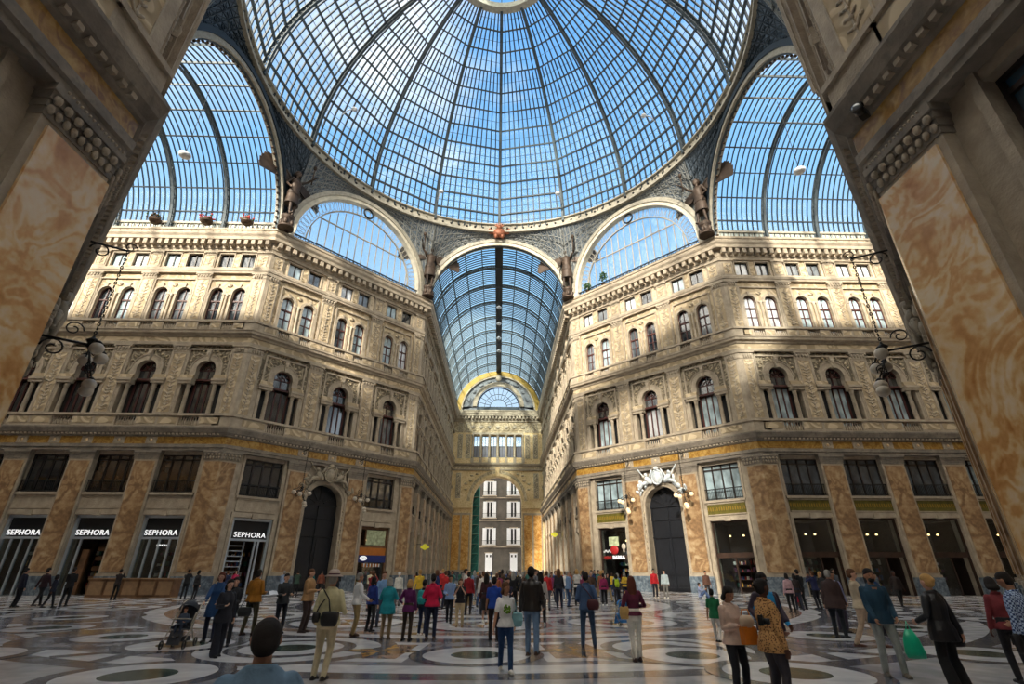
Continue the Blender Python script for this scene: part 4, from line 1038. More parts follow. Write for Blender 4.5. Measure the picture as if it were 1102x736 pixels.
def me_face(P, S):
    b = XB(); b.mark()
    for s in (-1, 1): b.ell((s*.03, -.098, 1.637), (.012, .006, .006), 6, 4, 0); b.ell((s*.031, -.101, 1.658), (.018, .005, .0035), 6, 4, 0)
    b.apply(S['Mh']); e = b.mesh('eyes', ['hairdark']); b = XB(); b.mark(); b.ell((0, -.106, 1.585), (.022, .006, .006), 8, 4); b.apply(S['Mh']); return e, b.mesh('mouth', ['lips'])
CM = {}
def cloth(c, pat=None):
    k = (c, pat)
    if k in CM: return CM[k]
    if pat == 'leopard':
        m, nt, b = newmat('leopard print'); co = coords(nt); v = nt.new('ShaderNodeTexVoronoi', i_Scale=38.); nt.link(co, v.inputs['Vector'])
        r = ramp(nt, v.outputs[0], [(.16, lin((30, 18, 12))), (.3, lin((104, 66, 34))), (.5, lin((196, 148, 92)))]); nt.link(r.outputs[0], b.inputs[0]); b.inputs['Roughness'].default_value = .8
    elif pat == 'check':
        m, nt, b = newmat('blue check'); tc = nt.new('ShaderNodeTexCoord'); ck = nt.new('ShaderNodeTexChecker', i_Scale=32.); nt.link(tc.outputs['Object'], ck.inputs[0])
        ck.inputs[1].default_value = lin((176, 198, 226)); ck.inputs[2].default_value = lin((44, 66, 116)); nt.link(ck.outputs[0], b.inputs[0]); b.inputs['Roughness'].default_value = .8
    elif pat == 'leather':
        m = plain('leather', c, .38, bump=.3, var=.3, vs=8)
    else: m = plain('cloth', c, .85, bump=.35, var=.18, vs=7)
    CM[k] = m; return m
M['skin'] = plain('skin', (206, 150, 120), .55, var=.06); M['cloth'] = plain('cloth base', (120, 120, 120), .85)
M['hairdark'] = plain('dark hair', (26, 20, 18), .6); M['lips'] = plain('lips', (150, 80, 76), .5)
SKIN = {'l': (206, 160, 136), 'm': (168, 122, 96), 'd': (88, 54, 40)}
BAKE = {}; PPOS = []
def slot(o, m):
    if len(o.material_slots): o.material_slots[0].link = 'OBJECT'; o.material_slots[0].material = m
    return o
def person(x, y, face, h, label, ctop, cbot, chair=(30, 22, 18), skin='l', shoes=(30, 26, 24), z=0., group=None, top_pat=None, bot_pat=None, extra=None, cat='person', **kw):
    P = dict(DEF); P.update(kw); key = tuple(sorted((k, v) for k, v in P.items()))
    if key not in BAKE:
        S = skeleton(P); d = dict(S=S, body=me_body(P, S), top=me_top(P, S), bot=me_bot(P, S), ls=me_shoe(P, S, 'l'), rs=me_shoe(P, S, 'r'), hair=me_hair(P, S), face=me_face(P, S)); BAKE[key] = d
    d = BAKE[key]; s = h/1.755; PPOS.append((x, y))
    root = empty('person', T(x, y, z, R(face)) @ Matrix.Scale(s, 4)); tag(root, label, cat, group)
    slot(link('body', d['body'], root), cloth(SKIN[skin]) if isinstance(skin, str) else skin)
    slot(link(P.get('topname', 'shirt'), d['top'], root), cloth(ctop, top_pat)); slot(link({'skirt': 'skirt', 'shorts': 'shorts'}.get(P['bot'], 'trousers'), d['bot'], root), cloth(cbot, bot_pat))
    slot(link('shoe', d['ls'], root), cloth(shoes)); slot(link('shoe', d['rs'], root), cloth(shoes))
    if d['hair']: slot(link('hair', d['hair'], root), cloth(chair))
    if P['det'] or 'face' in kw: link('eyes', d['face'][0], root); link('mouth', d['face'][1], root)
    return root, d['S'], s
# ------------------------------------------------------------------ shopfronts, doors
def text(s, size, ext, mat, parent, mw, name='lettering', spacing=1.0, sx=1.0):
    c = bpy.data.curves.new('t', 'FONT'); c.body = s; c.size = size; c.extrude = ext; c.align_x = 'CENTER'; c.align_y = 'CENTER'; c.space_character = spacing
    o = bpy.data.objects.new('t', c); COL.objects.link(o); bpy.context.view_layer.update(); dg = bpy.context.evaluated_depsgraph_get()
    me = bpy.data.meshes.new_from_object(o.evaluated_get(dg)); bpy.data.objects.remove(o); me.materials.clear(); me.materials.append(M[mat]); me.name = name
    return link(name, me, parent, mw @ Matrix.Rotation(PI/2, 4, 'X') @ Matrix.Diagonal((sx, 1, 1, 1)))
M['signwhite'] = emis('white sign letters', (240, 240, 240), .7); M['signblack'] = plain('black fascia', (24, 24, 26), .4)
M['alu'] = plain('brushed pale metal', (186, 196, 206), .35, .5, var=.08); M['dkwood'] = plain('dark shop wood', (52, 34, 24), .5, var=.3)
M['door_dk'] = plain('dark painted door', (26, 28, 34), .4, var=.2); M['warm'] = emis('warm shop lamp', (255, 206, 130), 5.); M['shopback'] = plain('shop interior', (92, 74, 58), .8, var=.4, vs=2)
M['darkback'] = plain('dark shop interior', (44, 32, 28), .8, var=.4, vs=2); M['globe'] = emis('lit opal globe', (255, 226, 180), .5); M['globe_off'] = plain('opal globe', (196, 186, 170), .3)
GOODS = [plain('goods', c, .5) for c in ((170, 60, 50), (220, 214, 200), (60, 90, 140), (200, 160, 70), (110, 60, 90), (40, 90, 70), (180, 120, 90), (30, 30, 34))]
def room(root, back, lamp, shelves, seed, dark=True):
    rnd = random.Random(seed); mb = MB()
    mb.box(-1.62, 1.62, 3.4, 3.5, 0, 5.6, 0); mb.box(-1.72, -1.62, .95, 3.5, 0, 5.6, 0); mb.box(1.62, 1.72, .95, 3.5, 0, 5.6, 0); mb.box(-1.72, 1.72, .95, 3.5, 5.6, 5.7, 0)
    link('shop_interior', mb.mesh('shop_interior', [back]), root)
    mb = MB(); gd = MB()
    for z in shelves:
        mb.box(-1.5, 1.5, 2.9, 3.4, z, z+.05, 0); x = -1.4
        while x < 1.35:
            w_ = rnd.uniform(.08, .22); h_ = rnd.uniform(.15, .42); k = rnd.randrange(8)
            if k % 3: gd.box(x, x+w_, 2.95, 3.2, z+.05, z+.05+h_, k)
            else: gd.lathe((x+w_/2, 3.05, z+.05), [(w_*.4, 0), (w_*.45, h_*.6), (w_*.2, h_*.8), (w_*.2, h_)], 8, k)
            x += w_+rnd.uniform(.03, .12)
    for x in (-1.5, 0, 1.45): mb.box(x, x+.05, 2.9, 3.4, 0, shelves[-1]+.5, 0)
    link('shelving', mb.mesh('shelving', ['dkwood']), root); o = link('shelf_goods', gd.mesh('shelf_goods', GOODS), root); o['kind'] = 'stuff'
    if lamp:
        if 'spotme' not in ME: mb = MB(); mb.ell((0, 2.0, 4.6), (.1, .1, .07), 8, 5); ME['spotme'] = mb.mesh('ceiling_spot', ['warm'])
        for x in (-.9, .3, 1.1): link('ceiling_spot', ME['spotme'], root, T(x))
def sephora(fr, u, label, opened, stairs=False, place=None):
    mw = fr @ T(u, 0, 0); root = empty('shopfront', mw); tag(root, label, 'shopfront', None); mb = MB()
    for s in (-1, 1): mb.box(s*1.55-.1, s*1.55+.1, .12, .3, 0, 5.75, 0)
    mb.box(-1.6, 1.6, .12, .3, 5.55, 5.75, 0); mb.box(-1.6, 1.6, .1, .32, 3.95, 4.12, 0)
    xs = (-.8, 0, .8) if not opened else ((.55, .85) if stairs else (-.75,))
    for x in xs: mb.box(x-.07, x+.07, .14, .28, 0, 4.0, 0)
    link('shopfront_frame', mb.mesh('frame', ['alu']), root)
    mb = MB(); mb.box(-1.48, 1.48, .34, .38, 4.1, 5.6, 0); link('fascia', mb.mesh('fascia', ['signblack']), root)
    text('SEPHORA', .56, .03, 'signwhite', root, T(0.0, .1, 4.42), spacing=1.12)
    if not opened:
        mb = MB(); mb.box(-1.5, 1.5, .2, .22, 0, 3.98); link('glass_pane', mb.mesh('glass_pane', ['glass_clear']), root)
        if place: text('SEPHORA', .2, .01, 'signwhite', root, T(.3, .15, 3.5)); text('SOON', .2, .01, 'signwhite', root, T(.6, .15, 3.15)) if False else None
    else:
        mb = MB()
        if stairs:
            for k in range(9): mb.box(-1.3, -.1, .7, .95, .35+k*.4, .43+k*.4, 0)
            for x in (-1.35, -.1): mb.box(x, x+.06, .7, .95, 0, 3.9, 0)
            link('shelf_rack', mb.mesh('shelf_rack', ['alu']), root)
        else:
            for k in range(5): mb.box(.1, 1.4, 1.1, 1.6, .3+k*.7, .6+k*.7, 0)
            mb.box(-.6, -.1, .5, .7, 0, 3.2, 0)
            link('wooden_rack', mb.mesh('wooden_rack', ['wood']), root)
            mb = MB(); mb.box(-1.5, -.8, .2, .22, 0, 3.98); link('glass_pane', mb.mesh('glass_pane', ['glass_clear']), root)
    room(root, 'shopback', False, (.4, 1.2, 2.0, 2.8), int(abs(u)*7))
    return root
frL, frDL, frDR, frR = [walls[k][1] for k in ('L', 'DL', 'DR', 'R')]
sephora(frL, LW-fb[0], 'cosmetics shopfront with upright glazing bars, first from the left corner pier', False, place=True)
sephora(frL, LW-fb[1], 'cosmetics shopfront open on a wooden rack, second from the left corner pier', True)
sephora(frL, LW-fb[2], 'leftmost cosmetics shopfront in the photo, white letters cut by the pier', False)
sephora(frL, LW-fb[3], 'cosmetics shopfront hidden behind the near left pier, fourth from the corner', False)
sephora(frDL, db[0], 'cosmetics shopfront on the diagonal wall, open, with a pale ladder rack inside', True, True)
def eyewear():
    root = empty('shopfront', frDL @ T(db[2], 0, 0)); tag(root, 'shopfront with a pale poster over an orange band and a blue sign', 'shopfront'); mb = MB()
    for s in (-1, 1): mb.box(s*1.56-.09, s*1.56+.09, .12, .3, 0, 5.75, 0)
    mb.box(-1.5, 1.5, .15, .3, 3.75, 4.0, 0); mb.box(-1.5, 1.5, .15, .3, 5.5, 5.75, 0); mb.box(-.95, -.87, .15, .3, 4, 5.5, 0)
    mb.box(-1.5, 1.5, .12, .3, 3.1, 3.8, 1); link('shopfront_frame', mb.mesh('frame', ['wood', 'orange']), root)
    mb = MB(); mb.box(-.8, 1.4, .2, .24, 4.05, 5.45); link('poster', mb.mesh('poster', ['poster']), root)
    mb = MB(); mb.box(-1.55, 1.55, .05, .2, 2.45, 3.1, 0); mb.ell((-1.0, .04, 2.82), (.42, .03, .22), 16, 6, 1)
    for s in (-1, 1): mb.tube([(-1.0+s*.14+.1*math.cos(2*PI*k/12), 0.0, 2.82+.08*math.sin(2*PI*k/12)) for k in range(12)], .02, 4, 2, closed=True)
    link('sign', mb.mesh('sign', ['blue_sign', 'signwhite', 'black']), root)
    mb = MB()
    for k in range(12): mb.box(-1.0+k*.17, -.9+k*.17, .1, .14, 2.05, 2.35, k % 2)
    link('awning_fringe', mb.mesh('awning_fringe', ['orange', 'white']), root)
    mb = MB(); mb.box(-1.5, 1.5, .25, .27, 0, 2.45); link('glass_pane', mb.mesh('glass_pane', ['glass_clear']), root); room(root, 'darkback', True, (.5, 1.3), 5)
M['orange'] = plain('orange band', (176, 104, 36), .5); M['blue_sign'] = plain('navy sign', (24, 44, 112), .4); M['poster'] = plain('pale poster', (176, 186, 150), .6, var=.35, vs=3.5)
eyewear()
def bar_shop():
    root = empty('shopfront', frDR @ T(db[0]-.0, 0, 0)); return root
def dark_shop(fr, u, label, seed, kind=0):
    root = empty('shopfront', fr @ T(u, 0, 0)); tag(root, label, 'shopfront'); mb = MB()
    for s in (-1, 1): mb.box(s*1.58-.07, s*1.58+.07, .15, .3, 0, 5.75, 0)
    mb.box(-1.6, 1.6, .15, .3, 5.6, 5.75, 0); mb.box(-1.6, 1.6, .15, .3, 2.75, 3.15, 0)
    if not kind: mb.box(-.05, .05, .15, .3, 0, 2.8, 0)
    link('shopfront_frame', mb.mesh('frame', ['dkwood']), root)
    g = MB(); g.box(-1.55, 1.55, .2, .22, 3.1, 5.65); g.box(-1.55, -.05, .2, .22, .1, 2.8); link('glass_pane', g.mesh('glass_pane', ['glass_clear']), root)
    room(root, 'darkback', True, (.4, 1.0, 1.6, 2.2), seed)
    if kind:
        mb = MB(); mb.box(-.55, .6, .08, .14, 4.0, 4.9, 0); link('menu_board', mb.mesh('menu_board', ['poster']), root)
        mb = MB(); mb.ell((.05, .08, 3.65), (.5, .12, .42), 14, 8); link('red_lantern', mb.mesh('red_lantern', ['red']), root)
        mb = MB(); mb.ell((1.15, .1, 3.95), (.26, .1, .3), 10, 6); mb.box(1.08, 1.22, .05, .15, 3.45, 3.8); link('white_figure', mb.mesh('white_figure', ['globe_off']), root)
        mb = MB()
        for k in range(5): mb.ell((-1.2+k*.2, .1, 3.5+.1*(k % 2)), (.12, .06, .1), 8, 5)
        link('cup_display', mb.mesh('cup_display', ['white']), root)
        text('MINI', .42, .03, 'red', root, T(-.8, .08, 2.92)); text('BARRA', .46, .03, 'signwhite', root, T(.5, .08, 2.95))
    return root
M['red'] = plain('red', (170, 34, 36), .5)
dark_shop(frDR, db[0], 'bar front with red and white sign letters, menu board and red lantern', 11, 1)
dark_shop(frDR, db[2], 'dark shopfront on the right diagonal wall, beside the corner pier', 12)
for i, w_ in enumerate(('first', 'second', 'third', 'fourth')):
    dark_shop(frR, fb[i], 'dark wooden shopfront under an olive panel, %s right of the right corner pier' % w_, 20+i)
DN = [0]
def shop_door(mw):
    if 'shopd' not in ME:
        mb = MB()
        for s in (-1, 1): mb.box(s*1.58-.07, s*1.58+.07, .5, .65, 0, 5.75, 0)
        for z in (5.65, 2.9, .3): mb.box(-1.6, 1.6, .5, .65, z-.08, z+.08, 0)
        mb.box(-.05, .05, .5, .65, 0, 2.9, 0); g = MB(); g.box(-1.6, 1.6, .6, .63, 0, 5.75); ME['shopd'] = (mb.mesh('door_frame', ['frame']), g.mesh('glass_pane', ['pane_dark']))
    DN[0] += 1; e = empty('door_%d' % DN[0], mw, 'structure'); link('door_frame', ME['shopd'][0], e); link('glass_pane', ME['shopd'][1], e)
for k in ('NL', 'NR'):
    for b in nb: shop_door(walls[k][1] @ T(b, 0, 0))
for a, b, us in ((PNL[0], PNL[1], [LN-9.66, LN-4.3]), (PNR[2], PNR[3], [4.3, 9.66]), (PNL[1], PNL[2], [db[0], db[2]]), (PNR[1], PNR[2], [db[0], db[2]])):
    for u in us: shop_door(frame(a, b) @ T(u, 0, 0))
for i in (4, 5):
    shop_door(frL @ T(LW-fb[i], 0, 0)); shop_door(frR @ T(fb[i], 0, 0))
def portal(fr, orn):
    DN[0] += 1; e = empty('door_%d' % DN[0], fr @ T(db[1], 0, 0), 'structure')
    mb = MB(); sp = 7.4; n = 18
    mb.plate([(-1.85, 0), (1.85, 0)]+[(1.85*math.cos(PI*i/n), sp+1.85*math.sin(PI*i/n)) for i in range(n+1)], .8, .86)
    for x in (-1.8, -.06, 1.68): mb.box(x, x+.12, .7, .8, 0, 7.6)
    for z in (.2, 1.4, 4.6, 6.2, 7.4): mb.box(-1.85, 1.85, .7, .8, z, z+.14)
    for k in range(1, 6): a = PI*k/6; mb.bar((.5*math.cos(a), .75, sp+.5*math.sin(a)), (1.8*math.cos(a), .75, sp+1.8*math.sin(a)), .035, .05)
    for s in (-1, 1): mb.box(s*.9-.65, s*.9+.65, .74, .8, .5, 1.25); mb.box(s*.9-.65, s*.9+.65, .74, .8, 1.7, 4.4)
    link('door_leaf', mb.mesh('door_leaf', ['door_dk']), e)
    mb = MB(); mb.archband(0, sp, 1.85, 2.1, -.2, .6, n=22); mb.archband(0, sp, 2.1, 2.32, -.28, .02, n=22)
    for s in (-1, 1): mb.box(min(s*1.85, s*2.3), max(s*1.85, s*2.3), -.2, .6, 0, 7.4, 0)
    for s in (-1, 1):
        for z in [.9+.55*k for k in range(12)]: mb.ell((s*2.08, -.22, z), (.12, .08, .2), 6, 4, 1)
    link('door_surround', mb.mesh('door_surround', ['mould', 'relief']), e)
    mb = MB(); rnd = random.Random(4)          # carved trophy of shield, reclining figures and leaves
    mb.ell((0, -.55, 10.1), (.5, .25, .62), 12, 8); mb.tube([(.55*math.cos(2*PI*k/16), -.6, 10.1+.68*math.sin(2*PI*k/16)) for k in range(16)], .09, 6, closed=True)
    mb.ell((0, -.6, 10.95), (.25, .2, .2), 8, 5)
    for s in (-1, 1):
        mb.ell((s*1.0, -.5, 9.9), (.3, .25, .5), 8, 6, 0, Matrix.Rotation(s*.8, 3, 'Y')); mb.ell((s*1.25, -.5, 10.45), (.17, .18, .2), 8, 6)
        limb(mb, [(s*.9, -.5, 10.1), (s*.65, -.6, 10.5), (s*.5, -.6, 10.8)], [.12, .1, .07], 6); limb(mb, [(s*1.2, -.5, 9.7), (s*1.7, -.5, 9.6), (s*2.05, -.5, 9.0)], [.2, .16, .1], 6)
        for k in range(14):
            a = R(25+rnd.uniform(0, 60)); rr = rnd.uniform(2.4, 3.1); mb.ell((s*rr*math.cos(a), -.35, sp+.1+rr*math.sin(a)), (rnd.uniform(.1, .2), .14, rnd.uniform(.15, .32)), 6, 4, 0, Matrix.Rotation(rnd.uniform(-1.5, 1.5), 3, 'Y'))
        mb.bar((s*1.5, -.5, 10.3), (s*2.1, -.5, 11.1), .05, .05)
    link('door_ornament', mb.mesh('door_ornament', [orn]), e)
M['orn_white'] = stone('whitish carving', (176, 186, 194), (226, 230, 232), 2.); M['orn_grey'] = stone('greyish carving', (120, 110, 96), (176, 164, 142), 2.)  # a paler and a greyer tone for the portal carvings
portal(frDL, 'orn_grey'); portal(frDR, 'orn_white'); portal(frame(PNL[1], PNL[2]), 'orn_grey'); portal(frame(PNR[1], PNR[2]), 'orn_grey')
# ---- wrought-iron bracket lamps either side of the portals
def spiral(c, r, turns, d, n=18, ph=0.):
    return [c+Vector((d[0]*r*(1-.75*k/n)*math.cos(ph+turns*2*PI*k/n), d[1]*r*(1-.75*k/n)*math.cos(ph+turns*2*PI*k/n), r*(1-.75*k/n)*math.sin(ph+turns*2*PI*k/n))) for k in range(n+1)]
GP = []
def me_lamp():
    mb = MB(); gl = MB(); o = -1.55; gl.ell((0, 0, 0), (.2, .2, .19), 14, 9)
    mb.tube([(0, -.4, 11.9), (0, o, 12.05)], .035, 6); mb.tube(spiral(Vector((0, -.85, 11.7)), .3, 1.2, (0, 1)), .025, 5); mb.tube(spiral(Vector((0, o-.05, 12.2)), .2, 1.2, (0, -1)), .02, 5)
    for k in range(22): z = 12.0-.16*k; mb.tube([(.035*math.cos(a), o+(.035*math.sin(a) if 0 else 0), z+.06*math.sin(a)) if k % 2 else (0, o+.035*math.cos(a), z+.06*math.sin(a)) for a in [2*PI*q/6 for q in range(6)]], .022, 4, closed=True)
    mb.lathe((0, o, 8.2), [(.03, 0), (.14, .1), (.09, .2), (.18, .3), (.05, .42), (.03, .5)], 10)
    mb.tube([(0, -.35, 8.3), (0, o, 8.35)], .04, 6); mb.tube(spiral(Vector((0, -.7, 8.0)), .32, 1.3, (0, 1)), .028, 5); mb.tube(spiral(Vector((0, -1.0, 8.75)), .26, 1.3, (0, -1)), .022, 5)
    for i, (a, dz) in enumerate(((20, 0), (110, -.15), (200, 0), (290, -.9), (65, -1.1))):
        d = (math.cos(R(a)), math.sin(R(a))); d = (d[0], -abs(d[1])*.8 if i != 0 else -.1); L = .78
        e = Vector((d[0]*L, o+d[1]*L*.6, 8.1+dz)); h = Vector((0, o, 8.3))
        mb.tube([h, h.lerp(e, .5)+Vector((0, 0, .28+dz*.3)), e+Vector((0, 0, .15))], .022, 5); mb.tube(spiral(h.lerp(e, .55)+Vector((0, 0, .0)), .2, 1.3, (d[0], d[1])), .018, 5)
        GP.append(e-Vector((0, 0, .05))); mb.lathe(tuple(e+Vector((0, 0, .1))), [(.08, 0), (.11, .05), (.03, .12)], 8)
    return mb.mesh('bracket', ['iron_dk']), gl.mesh('globes', ['globe'])
LB, LG = me_lamp(); LG2 = LG.copy(); LG2.materials[0] = M['globe_off']
lf = [(frDL, 6.67, 'wrought iron bracket lamp left of the arched portal on the left diagonal wall', 0), (frDL, 12.73, 'wrought iron bracket lamp right of the arched portal on the left diagonal wall', 0),
      (frDR, 6.67, 'lit bracket lamp left of the portal with the white carving', 1), (frDR, 12.73, 'lit bracket lamp right of the portal with the white carving', 1),
      (frame(PNL[1], PNL[2]), 6.67, 'large wrought iron globe lamp seen past the near left pier', 0), (frame(PNR[1], PNR[2]), 12.73, 'large wrought iron globe lamp seen past the near right pier', 0)]
for fr, u, lab, lit in lf:
    e = empty('wall_lamp', fr @ T(u, 0, 0)); tag(e, lab, 'wall lamp'); link('bracket', LB, e); [link('lamp_globe', LG if lit else LG2, e, Matrix.Translation(p_)) for p_ in GP]
# ---- spotlights on the near piers, gondola lamps in the side vaults, lamps along the far vault, floodlights in the dome
def spot(mw, lab):
    e = empty('spotlight', mw); tag(e, lab, 'spotlight'); mb = MB(); mb.tube([(0, 0, 0), (0, -.28, -.02)], [.1, .13], 12); mb.box(-.09, .09, .0, .22, -.1, .1); link('housing', mb.mesh('housing', ['black']), e)
    mb = MB(); mb.tube([(0, .1, 0), (0, .1, .3)], .025, 6); mb.box(-.08, .08, .02, .18, .28, .32); link('mounting_bracket', mb.mesh('mounting_bracket', ['iron_dk']), e)
    mb = MB(); mb.ell((0, -.29, -.02), (.1, .02, .1), 12, 5); link('lens', mb.mesh('lens', ['pane_mid']), e)
spot(T(9.25, 8.35, 11.95, R(-60)), 'black spotlight under the cornice of the near right pier'); spot(T(-8.6, 7.3, 6.2, R(60)), 'black spotlight on the inner face of the near left pier')
def gondola(x, y, z, zt, lab, s=1., grp=None, nm='pendant_lamp'):
    e = empty(nm, T(x, y, z)); tag(e, lab, 'pendant lamp', grp); mb = MB(); mb.lathe((0, 0, -.3*s), [(.2*s, 0), (.45*s, .1*s), (.5*s, .3*s), (.2*s, .5*s), (.05*s, .7*s)], 14); link('lamp_shade', mb.mesh('lamp_shade', ['white']), e)
    mb = MB(); mb.tube([(0, 0, .3*s), (0, 0, zt-z)], .025, 5); link('cable', mb.mesh('cable', ['iron_dk']), e)
gondola(-27.3, 32.65, 34.6, 42.9, 'white pendant lamp hanging in the left side vault'); gondola(26.9, 32.65, 34.2, 42.9, 'white pendant lamp hanging in the right side vault')
for i, y in enumerate((66.5, 72., 77.5, 83.)): gondola(0.05, y, 38.6, 42.5, 'white pendant lamp below the catwalk of the far vault, %s from the crossing' % ('nearest', 'second', 'third', 'fourth')[i], .8, 'pendant lamps along the far vault')
for x, s, az, lab in ((0, 0, -62, 'pale floodlight arm on the dome rib, far left'), (0, 0, 62, 'pale floodlight arm on the dome rib, far right'), (0, 0, -22.5, 'small floodlight arm at the foot of the dome, left of centre'), (0, 0, 22.5, 'small floodlight arm at the foot of the dome, right of centre')):
    ph = .3 if abs(az) > 30 else .12; p = DP(R(az), ph, RD-.7)+Vector((0, CY, 0)); q = DP(R(az), ph+.02, RD-2.6)+Vector((0, CY, 0)); e = empty('floodlight', Matrix.Translation(p)); tag(e, lab, 'floodlight')
    mb = MB(); mb.tube([(0, 0, 0), (q-p)*.5+Vector((0, 0, .35)), q-p], .07, 6); link('arm', mb.mesh('arm', ['white']), e); mb = MB(); mb.ell(q-p, (.35, .35, .2), 10, 6); link('lamp_head', mb.mesh('lamp_head', ['white']), e)
# red flower baskets on the ledge of the left vault, plants on the right lunette ledge
M['flower'] = plain('red flowers', (176, 60, 52), .7, var=.3, vs=20); M['leaf'] = plain('leaves', (52, 84, 44), .7, var=.4, vs=12)
for x, lab in ((-29.3, 'red flower basket on the left cornice, nearer the corner'), (-34.4, 'red flower basket on the left cornice, middle one'), (-39.2, 'dried brown flower basket on the left cornice by the pier')):
    pass
def basket(x, z, lab, fm_):
    e = empty('flower_basket', T(x, 41.35, z+.35) @ Matrix.Scale(1.35, 4)); tag(e, lab, 'flower basket'); rnd = random.Random(int(-x)); mb = MB(); mb.lathe((0, 0, -.35), [(.2, 0), (.42, .2), (.46, .35)], 12); link('basket', mb.mesh('basket', ['bronze']), e)
    mb = MB()
    for k in range(40): mb.ell((rnd.gauss(0, .24), rnd.gauss(0, .2), .1+abs(rnd.gauss(0, .16))), (.09, .09, .08), 5, 4, 0 if rnd.random() < .75 else 1)
    link('flowers', mb.mesh('flowers', [fm_, 'leaf']), e)['kind'] = 'stuff'; mb = MB(); mb.tube([(-.35, 0, .0), (-.2, 0, .7), (.2, 0, .7), (.35, 0, 0)], .03, 5); link('handle', mb.mesh('handle', ['iron_dk']), e)
basket(-25.9, 34.0, 'red flower basket on the left cornice, next to the corner', 'flower'); basket(-30.0, 34.0, 'red flower basket on the left cornice, one bay from the corner', 'flower'); basket(-35.2, 34.0, 'dried brown flower basket on the left cornice near the pier', 'bronze')
def plant(s, h, lab, seed):
    fr = frDR; rnd = random.Random(seed); e = empty('potted_plant', fr @ T(s, -.55, 33.62)); tag(e, lab, 'plant'); mb = MB(); mb.lathe((0, 0, 0), [(.2, 0), (.28, .4), (.3, .42)], 10); link('pot', mb.mesh('pot', ['bronze']), e)
    mb = MB(); mb.tube([(0, 0, .3), (0, 0, h*.6)], .03, 5)
    for k in range(50):
        a = rnd.uniform(0, 2*PI); t = rnd.uniform(.35, 1); mb.ell((math.cos(a)*rnd.uniform(.1, .5), math.sin(a)*.3, .3+h*t*.8), (.05, .12, .2), 5, 3, 0, Matrix.Rotation(rnd.uniform(-1.5, 1.5), 3, 'Y'))
    link('foliage', mb.mesh('foliage', ['leaf']), e)
plant(5.6, 2.2, 'tall green potted plant on the ledge of the right lunette', 1); plant(3.2, 1.5, 'smaller green potted plant on the ledge of the right lunette, left one', 2)
# ---- winged bronze figures on the corners
def statue(x, y, ang, lab, flip):
    root = empty('winged_statue', T(x, y, 33.62, ang)); tag(root, lab, 'statue')
    kw = dict(sex='f', hair='bun', bot='skirt', top='none', lh=(.42, -.25, 1.75) if flip else (.3, -.12, .95), rh=(-.3, -.12, .95) if flip else (-.42, -.25, 1.75), yaw=.3 if flip else -.3, hem=.8, collar=False, rf=(-.1, -.12, .08))
    P = dict(DEF); P.update(kw); key = ('st', flip)
    if key not in BAKE: S = skeleton(P); BAKE[key] = dict(S=S, body=me_body(P, S), top=me_top(P, S), bot=me_bot(P, S), hair=me_hair(P, S))
    d = BAKE[key]; m = T(0, 0, 1.5) @ Matrix.Scale(3.5, 4); b = plain('statue bronze', (66, 52, 42), .55, .3, .4, .5, 3) if 'statb' not in M else M['statb']; M['statb'] = b
    for n_, k in (('figure', 'body'), ('drapery', 'top'), ('skirt', 'bot'), ('hair', 'hair')): slot(link(n_, d[k], root, m), b)
    mb = MB()
    for s in (-1, 1):     # each wing: overlapping feathers fanning from the shoulder blade
        for k in range(9):
            a = R(-25+k*11); L = (1.2-.06*k); p = Vector((s*.1, .1, 1.36)); q = p+Vector((s*L*math.cos(a), .1+.012*k, L*math.sin(a)*.7+.12))
            mb.obox((p+q)/2, (q-p)/2, Vector((0, .014, 0)), Vector((-s*math.sin(a), 0, math.cos(a)))*.085)
        mb.tube([(s*.08, .08, 1.3), (s*.3, .16, 1.6), (s*.75, .25, 1.62)], [.06, .05, .03], 6)
    link('wings', mb.mesh('wings', ['statb']), root, m)
    mb = MB(); hx = (P['lh'] if flip else P['rh']); mb.tube([(hx[0]*.8, hx[1], 1.45), (hx[0]*.85, hx[1], 2.1)], .02, 6); mb.ell((hx[0]*.85, hx[1], 2.14), (.06, .06, .09), 8, 6); link('torch', mb.mesh('torch', ['statb']), root, m)
    mb = MB(); mb.lathe((0, 0, 0), [(.8, 0), (.8, .2), (.6, .3), (.5, 1.0), (.62, 1.2), (.7, 1.5)], 12)
    for k in range(5): a = 2*PI*k/5; mb.ell((.55*math.cos(a), .55*math.sin(a), .65), (.22, .22, .4), 8, 6)
    link('pedestal', mb.mesh('pedestal', ['statb']), root)
sq = .55
for x, y, ang, lab, f in ((-BX+.5, BY-1.3, R(22), 'bronze winged figure left of the far glass arch', 0), (BX-.5, BY-1.3, R(-22), 'bronze winged figure right of the far glass arch', 1), (-AX+1.2, AY-1.0, R(67), 'dark winged figure left of the left lunette', 1), (AX-1.2, AY-1.0, R(-67), 'dark winged figure right of the right lunette', 0)):
    statue(x, y, ang, lab, f)
